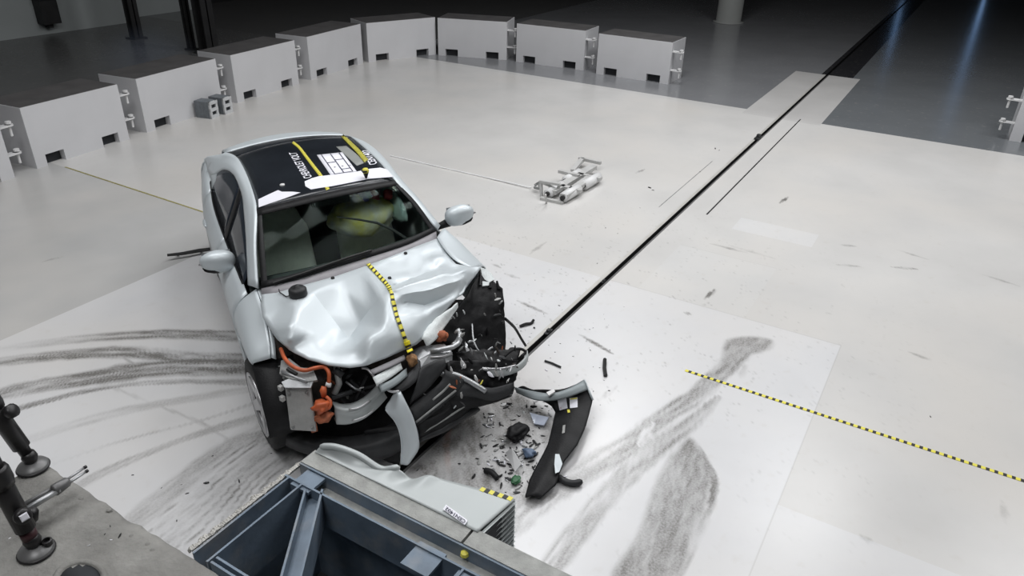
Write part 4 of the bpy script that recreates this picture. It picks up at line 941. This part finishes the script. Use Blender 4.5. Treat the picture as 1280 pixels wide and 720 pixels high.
# inverter box
bx0 = [C(356,482,.70), C(388,482,.69), C(396,540,.42), C(363,538,.43)]
ib = MB().prism(bx0, (-.16, .03, .03)).build('inverter_box', M['cast'], car); bevel(ib, .008)
poly('inverter_cover', [C(352,478,.73), C(368,471,.745), C(392,476,.73), C(389,485,.70), C(356,485,.71)], .015, M['steel'], ib)
for u, v, z in ((360, 490, .672), (383, 490, .665), (366, 533, .455), (390, 534, .45)): MB().lathe([(0, .012), (.010, .010), (.012, 0)], 8, Matrix.Translation(C(u, v, z)+V3((.004, 0, 0))) @ Matrix.Rotation(math.pi/2, 4, 'Y')).build('bolt', M['dirtysteel'], ib)
for u, v, z in ((351, 485, .70), (353, 498, .64)): MB().box((-.014, -.012, -.016), (.014, .012, .016), Matrix.Translation(C(u, v, z)) @ Matrix.Rotation(.5, 4, 'Z')).build('terminal', M['cast'], ib)
poly('radiator_bracket', [C(352,452,.78), C(362,449,.79), C(376,460,.77), C(392,463,.76), C(397,476,.73), C(384,478,.73), C(362,474,.74), C(350,468,.75)], .02, M['dirtysteel'], car)
MB().tube([C(359,461,.785), C(371,468,.765)], .012, 8).build('bracket_slot', M['blacktape'], car)
MB().tube([C(352,464,.775), C(366,470,.755), C(383,477,.74)], .010, 8).build('brace', M['steel'], car, True)
oc = MB().tube(cr([C(351,436,.83), C(356,448,.82), C(366,458,.81), C(380,463,.79), C(394,460,.79), C(405,459,.78), C(411,466,.76), C(411,480,.70)], 40), .0125, 10).build('high_voltage_cable', M['orange'], car, True)
MB().tube([C(411,479,.70), C(410,483,.69)], .018, 12).build('cable_ferrule', M['whitep'], oc, True)
MB().tube([C(405,483,.69), C(404,488,.67), C(405,496,.63)], [.016, .022, .016], 10).build('cable_plug', M['orange'], oc, True)
bag('orange_connector', C(402, 508, .60), (.045, .055, .035), M['orange'], .55, 33, 2); bag('orange_connector', C(405, 524, .52)+V3((-.02, 0, 0)), (.035, .055, .03), M['rust'], .5, 37, 2)
MB().tube(cr([C(408,496,.64), C(413,502,.62), C(411,510,.59), C(402,512,.585)], 12), .012, 8).build('high_voltage_cable', M['orange'], car, True)
MB().lathe([(0, -.05), (.05, -.045), (.055, .04), (.03, .06), (0, .06)], 14, Matrix.Translation(C(403, 517, .50)+V3((-.05,0,0))) @ Matrix.Diagonal((.8, .8, 1, 1))).build('orange_housing', M['rust'], car, True)
MB().box((-.04, -.02, -.04), (.01, .02, .03), Matrix.Translation(C(392, 533, .42))).build('rusty_bracket', M['rust'], car)
# motor / fan shroud
fs = MB().lathe([(.0, .0), (.13, .0), (.145, .015), (.145, .05), (.12, .06), (.11, .03), (.0, .02)], 24, Matrix.Translation(C(452, 490, .52)+V3((-.08, 0, 0))) @ Matrix.Rotation(math.radians(70), 4, 'Y')).build('fan_shroud', M['black'], car, True)
for k in range(6):
    a = k*math.pi/3; MB().tube([C(452, 490, .52)+V3((-.03, .02*math.cos(a), .02*math.sin(a))), C(452, 490, .52)+V3((-.03, .11*math.cos(a), .11*math.sin(a)))], .010, 6).build('fan_blade', M['black2'], fs)
MB().tube([C(432,477,.62), C(444,486,.57), C(451,488,.56)], .008, 6).build('hose', M['steel'], car, True); MB().tube([C(420,455,.76), C(424,480,.66), C(418,492,.60)], .02, 8).build('hose', M['dirtysteel'], car, True)
for (a, b, r_) in (((415, 497, .58), (440, 490, .58), .016), ((392, 470, .70), (404, 476, .67), .012), ((418, 462, .74), (428, 470, .70), .024)): MB().tube([C(*a), C(*b)], r_, 8).build('hose', M['black2'], car, True)
# bumper beam, left end
bt = [C(418,509,.53), C(432,513,.52), C(447,511,.53), C(463,501,.55), C(477,487,.58)]; bbm = [C(421,530,.43), C(436,530,.43), C(454,524,.44), C(470,512,.47), C(484,497,.50)]
gridmesh('bumper_beam', loft([[p+V3((-.07, 0, 0)) for p in bt], bt, [(a+b)/2+V3((-.012, 0, 0)) for a, b in zip(bt, bbm)], bbm, [p+V3((-.07, 0, 0)) for p in bbm]], 20, 13), M['sheet'], car, .006)
for pts in ([C(436,512,.535), C(450,509,.54), C(463,500,.56)], [C(440,526,.45), C(455,521,.46), C(468,512,.49)]): MB().tube(cr(pts, 8), .007, 6).build('beam_edge', M['alloy'], car, True)
# grille slats right of it
def px_strip(name, top, bot, m, dep=.03, n=12):
    A = cr([C(*p) for p in top], n); B_ = cr([C(*p) for p in bot], n)
    return gridmesh(name, loft([A, B_, [p+V3((-dep, 0, -.005)) for p in B_]], n, 6), m, car, .006)
px_strip('grille_bar', [(462,463,.755),(485,453,.76),(505,444,.765)], [(466,468,.74),(487,459,.745),(507,449,.75)], M['cowl'])
px_strip('honeycomb_insert', [(466,472,.725),(485,461,.73),(500,452,.74)], [(471,482,.69),(488,472,.70),(503,461,.71)], M['foam'])
px_strip('grille_bar', [(473,482,.68),(490,474,.69),(508,460,.70)], [(477,491,.65),(494,482,.66),(509,470,.67)], M['paint_in'])
px_strip('headlamp_trim', [(490,486,.63),(505,472,.66),(519,458,.70),(522,448,.73)], [(497,492,.60),(511,484,.62),(524,470,.66),(525,452,.71)], M['black2'])
MB().tube(cr([C(452,460,.74), C(459,461,.735), C(468,471,.70), C(478,481,.66), C(488,489,.62), C(499,489,.61)], 20), .009, 8).build('trim_wire', M['alloy'], car, True)
bag('horn', C(515, 450, .74), (.03, .035, .04), mat('ochre_horn', (.30, .16, .07), .7, 0, .4, 25, .4), .5, 21, 2); bag('horn', C(552, 420, .76), (.04, .045, .035), M['rust'], .5, 22, 2)
# hanging piece of bumper skin
hs_l = [C(494,489,.60), C(488,500,.55), C(482,512,.50), C(494,527,.42), C(500,542,.34), C(502,560,.24), C(501,580,.14)]
hs_r = [C(500,489,.61), C(507,502,.56), C(515,518,.48), C(520,533,.40), C(523,546,.33), C(523,561,.24), C(512,578,.14)]
hs_m = [(a+b)/2+V3((.03, .0, .01)) for a, b in zip(hs_l, hs_r)]
gridmesh('hanging_bumper_skin', loft([hs_l, hs_m, hs_r], 24, 9), M['paint'], car, .008)
MB().tube(cr([p+V3((.006, 0, .004)) for p in hs_l[2:]], 16), .006, 6).build('skin_fold', M['paint'], car, True)
# dark bumper skin torn across the middle
for k, (a, b, m_) in enumerate([([(508,512,.46),(530,495,.52),(552,476,.60),(556,462,.66)], [(520,533,.36),(548,512,.42),(572,490,.50),(580,475,.56)], 'black2'), ([(523,548,.26),(548,534,.28),(575,520,.30),(596,508,.33)], [(524,553,.22),(552,541,.22),(580,526,.24),(600,512,.28)], 'black2'), ([(520,530,.37),(548,518,.38),(570,500,.42),(585,490,.47)], [(524,548,.26),(552,535,.27),(578,520,.30),(596,505,.34)], 'black'), ([(524,462,.69),(532,456,.71),(545,450,.72),(556,448,.72)], [(512,505,.50),(528,492,.54),(545,474,.60),(556,460,.66)], 'black2'), ([(556,492,.50),(580,490,.47),(605,492,.43),(618,494,.40)], [(565,512,.38),(590,510,.36),(612,505,.34),(640,494,.34)], 'black'), ([(562,482,.54),(585,479,.53),(612,485,.47),(642,478,.46)], [(566,496,.46),(590,497,.43),(618,500,.38),(640,492,.38)], 'black2')]):
    A = cr([C(*p) for p in a], 12); B_ = cr([C(*p) for p in b], 12); g_ = loft([A, [(p+q)/2+V3((.02, 0, .01)) for p, q in zip(A, B_)], B_], 12, 9)
    for r in g_:
        for p in r: p.x += .012*mnoise.noise(p*14)
    gridmesh('torn_bumper_skin', g_, M[m_], car, .008)
for a in ([(520,528,.40),(545,508,.46),(570,488,.54)], [(541,500,.50),(553,490,.54),(563,480,.58)], [(530,540,.31),(556,524,.34),(585,505,.39)]): MB().tube(cr([C(*p) for p in a], 10), .008, 6).build('trim_edge', M['dirtysteel'], car, True)
# cross member and bent pipe on the crushed side
cmb = MB().prism([C(522,450,.70), C(536,443,.72), C(566,440,.70), C(566,452,.65), C(540,459,.65), C(524,462,.66)], (-.10, -.02, .015)).build('cross_member', M['steel'], car); bevel(cmb, .006)
MB().tube([C(538,439,.735), C(552,437,.735), C(566,434,.735), C(572,430,.735), C(575,424,.74)], .018, 10).build('pipe', M['steel'], car, True)
MB().tube([C(538,447,.70), C(552,446,.69), C(565,442,.695)], .012, 8).build('bright_strip', M['alloy'], car, True)
MB().tube(cr([C(540,455,.66), C(543,463,.62), C(552,467,.60), C(568,468,.59), C(582,474,.56), C(596,482,.52), C(607,489,.48)], 30), .018, 10).build('bent_pipe', M['steel'], car, True)
MB().tube(cr([C(584,458,.56), C(592,460,.55), C(603,461,.545), C(614,462,.54)], 12), .014, 8).build('bright_strip', M['alloy'], car, True)
px_strip('bumper_corner', [(610,461,.56),(628,461,.55),(645,457,.55),(657,446,.56),(659,438,.57)], [(612,470,.51),(630,470,.50),(648,464,.50),(658,455,.51),(660,446,.53)], M['sheet'], .05)
MB().tube(cr([C(609,461,.565), C(628,460.5,.555), C(645,456.5,.555)], 12), .007, 6).build('beam_edge', M['alloy'], car, True)
rough('lamp_housing', [C(570,440,.62), C(575,462,.54)], [C(652,436,.55), C(646,460,.50)], 10, 24, .03, M['black'], 12, 14)
MB().tube(cr([C(630,446,.58), C(640,438,.60), C(650,436,.60), C(657,440,.58), C(652,446,.56)], 16), .010, 6).build('torn_rim', M['black'], car, True)
rough('bumper_core', [C(556,452,.66), C(560,485,.50)], [C(648,450,.52), C(640,492,.36)], 16, 30, .03, M['black'], 20, 12)
# black wheel house standing open
wl = rough('wheel_house_liner', [C(600,338,.87), C(588,360,.84), C(572,384,.78), C(555,408,.70), C(545,425,.66)], [C(628,361,.80), C(630,385,.68), C(631,410,.55), C(632,430,.45), C(633,448,.36)], 26, 30, .018, M['black'], 31, 9, .012)
for (a, b) in (((613, 353, .84), (613, 360, .81)), ((621, 351, .85), (623, 361, .80))): MB().tube([C(*a), C(*b)], [.008, .016], 6).build('torn_tab', M['black'], car)
poly('fender_scrap', [C(600,334,.90), C(608,337,.88), C(615,343,.86), C(618,350,.84), C(612,353,.83), C(606,350,.84), C(602,344,.86)], .01, M['foam'], car); poly('fender_scrap', [C(603,352,.84), C(612,353,.83), C(613,357,.82), C(603,358,.83)], .01, M['sheet'], car)
MB().tube([C(599,334,.90), C(601,345,.87), C(600,357,.84)], .010, 6).build('torn_seam', M['black'], car)
MB().tube(cr([C(631,398,.60), C(640,406,.5), C(645,412,.42), C(652,424,.30), C(657,432,.22)], 16), .011, 6).build('hanging_wire', M['black'], car, True)
MB().tube(cr([C(590,405,.66), C(592,425,.60), C(598,438,.55), C(606,442,.52), C(612,436,.54), C(616,434,.55)], 20), .007, 6).build('wire', M['steel'], car, True)
MB().tube(cr([C(566,432,.70), C(572,426,.70), C(575,418,.72), C(572,412,.74)], 10), .018, 8).build('pipe', M['steel'], car, True)
# splintered bits clinging to the crushed corner
frag_m = ['steel', 'whitep', 'black2', 'black', 'dirtysteel', 'cast', 'black', 'rust', 'foam', 'alloy', 'brown', 'black2']
fr_meshes = []
for k in range(8):
    bm = bmesh.new(); bmesh.ops.create_icosphere(bm, subdivisions=1, radius=1)
    for v in bm.verts: v.co *= 1+.5*mnoise.noise(v.co*2+V3((k*3.1, 0, 0)))
    bmesh.ops.scale(bm, vec=(1, random.uniform(.25, .6), random.uniform(.12, .35)), verts=bm.verts)
    me = bpy.data.meshes.new('fragment'); bm.to_mesh(me); bm.free(); fr_meshes.append(me)
mm_cache = {}
def fragment(name, loc, size, m_, parent=None, flat=False):
    key = (random.randrange(8), m_)
    if key not in mm_cache: me = fr_meshes[key[0]].copy(); me.materials.append(M[m_]); mm_cache[key] = me
    o = bpy.data.objects.new(name, mm_cache[key]); COL.objects.link(o); o.parent = parent; o.location = loc; o.scale = (size,)*3
    o.rotation_euler = (random.uniform(-.2, .2), random.uniform(-.2, .2), random.uniform(0, 6.3)) if flat else (random.uniform(0, 6), random.uniform(0, 6), random.uniform(0, 6))
    return o
for k in range(150):      # zone: u, v, height
    q = random.random()
    if q < .42: u, v = random.uniform(560, 648), random.uniform(425, 488); z = .66-(v-425)*.0035+random.uniform(-.02, .05)
    elif q < .55: u = random.uniform(565, 628); v = random.uniform(372, 430); z = .86-(v-345)*.0042+random.uniform(0, .02)
    elif q < .8: u = random.uniform(345, 480); v = random.uniform(455, 520); z = .74-(v-455)*.0045+random.uniform(-.03, .02)
    else: u = random.uniform(525, 600); v = random.uniform(455, 510); z = .66-(v-455)*.005+random.uniform(-.01, .05)
    fragment('broken_piece', C(u, v, z), random.choice((.010, .014, .02, .028, .036)), random.choice(frag_m) if not .42 <= q < .55 else random.choice(('black', 'black2', 'dirtysteel', 'brown', 'cast')), car)
for u, v, z, s, m_ in ((566, 396, .76, .03, 'foam'), (571, 393, .77, .022, 'foam'), (580, 390, .77, .02, 'foam'), (562, 399, .75, .024, 'foam'), (622, 374, .77, .03, 'cast'), (626, 378, .74, .026, 'whitep'), (619, 369, .78, .024, 'cast'), (606, 393, .68, .024, 'cast'), (613, 468, .53, .034, 'white'), (570, 415, .74, .04, 'cast'), (578, 412, .72, .035, 'cast'), (583, 434, .64, .04, 'steel'), (577, 420, .70, .035, 'cast'), (601, 462, .56, .03, 'alloy'), (620, 458, .56, .028, 'cast'), (566, 484, .55, .03, 'rust'), (571, 478, .56, .024, 'rust'), (602, 478, .52, .02, 'yellow'), (576, 436, .66, .03, 'dirtysteel')):
    fragment('broken_piece', C(u, v, z+.02), s, m_, car)
# white foam showing where the bonnet is torn
def foam_patch():
    A = cr([C(527,424,.80), C(534,409,.83), C(548,396,.85), C(572,379,.885)], 16); B_ = cr([C(533,432,.76), C(545,424,.77), C(556,408,.79), C(572,384,.86)], 16); g_ = loft([A, [(a+b)/2+V3((.0, 0, .02)) for a, b in zip(A, B_)], B_], 16, 10)
    for r in g_:
        for p in r: p.z += .014*mnoise.noise(p*22)
    gridmesh('torn_bonnet_lining', g_, M['foam'], car, .01)
foam_patch()

# ------------------------------------------------------------------ torn off bumper cover lying right of the track
bc = empty('bumper_cover', G(700, 540), label='torn off black bumper cover with two stickers lying on the floor right of the track', cat='bumper')
b0_ = Vector(bc.location)
def q_(u, v, z): return G(u, v, z)-b0_
ol = [(645, 487, .10), (652, 492, .09), (672, 497, .07), (690, 508, .05), (694, 516, .05), (690, 535, .05), (685, 556, .05), (672, 580, .05), (662, 600, .05), (657, 622, .03)]
orr = [(660, 485, .14), (672, 489, .17), (700, 489, .20), (730, 476, .22), (741, 500, .14), (733, 530, .10), (722, 557, .08), (706, 575, .07), (695, 605, .06), (676, 623, .04)]
def lin(P, n):
    P = [Vector(p) for p in P]; d = [0]
    for a, b in zip(P, P[1:]): d.append(d[-1]+1)
    out = []
    for i in range(n):
        t_ = d[-1]*i/(n-1); k = min(int(t_), len(P)-2); out.append(P[k].lerp(P[k+1], t_-k))
    return out
A = lin([q_(*p) for p in ol], 46); B_ = lin([q_(*p) for p in orr], 46); g_ = loft2 = [cr([a, (a+b)/2+V3((0, 0, .025)), b], 14) for a, b in zip(A, B_)]; _unused = ([(a+b)/2+V3((0, 0, .025)) for a, b in zip(A, B_)], B_)
for r in g_:
    for p in r: p.z = max(.012, p.z+.014*mnoise.noise(p*7)); p.x += .006*mnoise.noise(p*15)
gridmesh('cover_skin', g_, M['black'], bc, .008)
rt = cr([q_(642, 484, .12), q_(665, 489, .16), q_(688, 492, .19), q_(710, 486, .21), q_(730, 475, .225)], 20); rb2 = cr([q_(646, 491, .10), q_(668, 500, .14), q_(690, 501, .16), q_(712, 496, .18), q_(735, 487, .20)], 20)
gridmesh('painted_rim', loft([rt, [(a+b)/2+V3((0, 0, .012)) for a, b in zip(rt, rb2)], rb2], 20, 7), M['paint_in'], bc, .008)
MB().tube([q_(730.5, 475, .225), q_(735, 486, .19), q_(741, 500, .145)], .008, 6).build('rim_edge', M['paint'], bc, True)
gbvh = roof_bvh([o for o in bc.children if o.name.startswith('cover_skin')])
def on_cover(u, v, off):
    d = (G(u, v)-CAMP).normalized(); h = gbvh.ray_cast(CAMP-b0_, d)
    if h[0] is None: return q_(u, v, .12)
    n = h[1] if h[1].z > 0 else -h[1]; return h[0]+n*off
def sticker(name, px, m, off=.007): return poly(name, [on_cover(u, v, off) for u, v in px], .001, m, bc)
sticker('sticker', [(697, 500), (708, 497), (710, 511), (700, 514)], M['white']); sticker('sticker', [(712, 498), (722, 497), (722, 510), (713, 511)], M['white'])
sticker('sticker_print', [(701, 508), (704, 507), (704.5, 511), (701.5, 511.5)], M['red'], .010); sticker('sticker_print', [(713, 498.5), (721.5, 497.6), (721.5, 500), (713.2, 501)], M['yellow'], .010)
for v in (502.5, 505, 507.5): sticker('sticker_print', [(713.5, v), (721, v-.8), (721, v), (713.5, v+.8)], M['ink'], .010)
sticker('yellow_dot', [(709.5, 513), (712.5, 513), (713, 516.5), (710, 517)], M['yellow'], .008); sticker('clip', [(704, 533), (707, 532), (706, 542), (703, 543)], M['cast'], .008)
o = poly('scrap', [G(683, 491, .215), G(692, 487, .22), G(694, 490, .22), G(686, 495, .215)], .012, M['whitep']); tag(o, 'small white scrap lying on the rim of the black bumper cover', 'scrap')
o = poly('silver_scrap', [G(694, 568, .13), G(699, 568, .13), G(703, 580, .11), (G(699, 590, .09)), G(694, 592, .09), G(693, 580, .11)], .008, M['paint']); tag(o, 'narrow silver scrap leaning on the right side of the black bumper cover', 'scrap')
o = MB().tube(cr([G(697, 595, .02), G(705, 601, .025), G(716, 604, .025), G(728, 602, .03)], 14), [.010]+[.022]*12+[.012], 8).build('curved_trim', M['black2'], None, True); tag(o, 'curved dark trim piece on the floor right of the bumper cover end', 'trim')
# broken duct and larger lumps of the debris heap
o = bag('crumpled_duct', (0, 0, 0), (.09, .07, .045), M['black'], .6, 14, 2); o.parent = None; o.location = G(646, 540, .045); tag(o, 'crumpled black duct lump in the middle of the debris heap', 'debris')
o = poly('folded_card', [G(632, 566, .03), G(640, 560, .09), G(652, 580, .07), G(644, 590, .02)], .006, M['whitep']); tag(o, 'folded white card standing in the debris heap', 'card')
o = poly('clear_lens', [G(662, 516, .03), G(672, 519, .03), G(686, 522, .05), G(680, 532, .03), G(668, 530, .02)], .01, mat('lens_plastic', (.42, .46, .55), .2)); tag(o, 'bluish broken lamp lens at the top of the debris heap', 'lens')
o = bag('green_board', (0, 0, 0), (.04, .03, .012), mat('circuit_green', (.03, .12, .05), .5), .5, 15, 2); o.parent = None; o.location = G(645, 600, .025); tag(o, 'green circuit board scrap in the debris heap', 'circuit board')
o = bag('blue_housing', (0, 0, 0), (.035, .045, .03), mat('slate_blue_plastic', (.12, .17, .26), .5), .5, 16, 2); o.parent = None; o.location = G(662, 566, .035); tag(o, 'slate blue housing scrap in the debris heap', 'debris')
o = MB().tube(cr([G(606, 588, .02), G(614, 590, .03), G(622, 598, .02)], 8), .02, 6).build('black_bracket', M['black'], None, True); tag(o, 'black bracket lying left in the debris heap', 'bracket')
# scattered shards
LBL = {'black': 'small black plastic shard among the debris', 'white': 'small white splinter among the debris', 'grey': 'small grey metal bit among the debris'}
def shard(u, v, s, kind):
    m_ = {'black': random.choice(('black', 'black2', 'blacktape')), 'white': random.choice(('whitep', 'white', 'foam')), 'grey': random.choice(('cast', 'dirtysteel', 'steel'))}[kind]
    p = G(u, v); o = fragment('debris_shard', (p.x, p.y, s*.22), s, m_, None, True); tag(o, LBL[kind], 'debris', '%s shards scattered over the floor' % kind)
for k in range(300):
    a = random.gauss(0, 1); b = random.gauss(0, 1); u, v = 642+a*20, 578+b*22
    if random.random() < .35: u, v = random.uniform(600, 690), random.uniform(500, 560)
    if not (585 < u < 692 and 495 < v < 618): continue
    if u > 680 and v > 520: continue
    shard(u, v, random.choice((.006, .009, .012, .016, .022, .03)), random.choice(('black', 'black', 'black', 'white', 'grey', 'grey')))
for k in range(60):   # wider scatter round the crushed corner
    u, v = random.uniform(640, 780), random.gauss(420, 55)
    if v < 320 or (u < 665 and v > 430): continue
    shard(u, v, random.choice((.004, .006, .008, .011)), random.choice(('black', 'black', 'grey')))
for u, v, s in ((166, 594, .012), (258, 604, .022), (299, 602, .018), (234, 617, .014), (221, 651, .010), (202, 610, .008), (266, 570, .008), (339, 567, .010), (227, 606, .007), (756, 459, .03), (700, 466, .011), (660, 452, .008), (1163, 521, .012), (894, 186, .03), (899, 188, .02), (875, 215, .014), (812, 235, .03), (816, 238, .02), (800, 260, .012), (757, 285, .014), (772, 292, .012), (668, 410, .02), (662, 405, .018), (574, 580, .014), (522, 588, .012), (706, 570, .009)): shard(u, v, s, 'black')
for u, v, s in ((683, 463, .02), (703, 561, .012), (706, 596, .02), (690, 545, .012)): shard(u, v, s, 'white')
o = MB().tube([G(756, 449, .02), G(755.5, 460, .014), G(757, 470, .012)], .016, 6).build('plastic_strip', M['blacktape']); tag(o, 'upright black plastic strip on the bare floor above the bumper cover', 'debris')
o = MB().tube([G(681, 451, .01), G(690, 454, .01), G(701, 459, .01)], .009, 6).build('plastic_sliver', M['black2']); tag(o, 'thin dark sliver on the floor left of the upright black strip', 'debris')
o = MB().tube(cr([G(650, 408, .012), G(657, 405, .02), G(664, 404, .012), G(667, 400, .02)], 10), .013, 6).build('wire_scrap', M['black']); tag(o, 'curled black wire scrap beside the tow track', 'wire')
# loose bits on top of the concrete block
for u, v, s, kind in ((150, 670, .012, 'black'), (138, 658, .006, 'black'), (139, 675, .006, 'white'), (111, 682, .005, 'white'), (131, 668, .005, 'black'), (12, 673, .005, 'white')):
    p = G(u, v, 1.5); o = fragment('concrete_crumb', (p.x, p.y, 1.5+s*.2), s, 'black' if kind == 'black' else 'white', None, True); tag(o, 'tiny %s crumb lying on the concrete block' % kind, 'debris', '%s crumbs on the concrete block' % kind)

# faint puff of smoke drifting above the block behind the hollow blocks
pc = on_plane_y(182, 70, 12.2)  # centre of a thin bluish volume above the block
sm = bpy.data.materials.new('thin_blue_haze'); sm.use_nodes = True; nt = sm.node_tree; nt.nodes.clear()
so = nt.nodes.new('ShaderNodeOutputMaterial'); pv = nt.nodes.new('ShaderNodeVolumePrincipled'); pv.inputs['Color'].default_value = (.55, .68, .95, 1)
tcx = nt.nodes.new('ShaderNodeTexCoord'); gr_ = nt.nodes.new('ShaderNodeTexGradient'); gr_.gradient_type = 'SPHERICAL'; nt.links.new(tcx.outputs['Object'], gr_.inputs['Vector'])
nzx = nt.nodes.new('ShaderNodeTexNoise'); nzx.inputs['Scale'].default_value = 2.5; nt.links.new(tcx.outputs['Object'], nzx.inputs['Vector'])
m1 = nt.nodes.new('ShaderNodeMath'); m1.operation = 'MULTIPLY'; nt.links.new(gr_.outputs['Fac'], m1.inputs[0]); nt.links.new(nzx.outputs['Fac'], m1.inputs[1])
m2 = nt.nodes.new('ShaderNodeMath'); m2.operation = 'MULTIPLY'; m2.inputs[1].default_value = .5; nt.links.new(m1.outputs[0], m2.inputs[0])
nt.links.new(m2.outputs[0], pv.inputs['Density']); nt.links.new(pv.outputs[0], so.inputs['Volume'])
bm = bmesh.new(); bmesh.ops.create_icosphere(bm, subdivisions=3, radius=1); me = bpy.data.meshes.new('haze_puff'); bm.to_mesh(me); bm.free(); me.materials.append(sm)
o = bpy.data.objects.new('haze_puff', me); COL.objects.link(o); o.location = pc; o.scale = (1.0, .6, .55); tag(o, 'faint bluish smoke puff hanging above the block with hollow blocks', 'haze', kind='stuff')
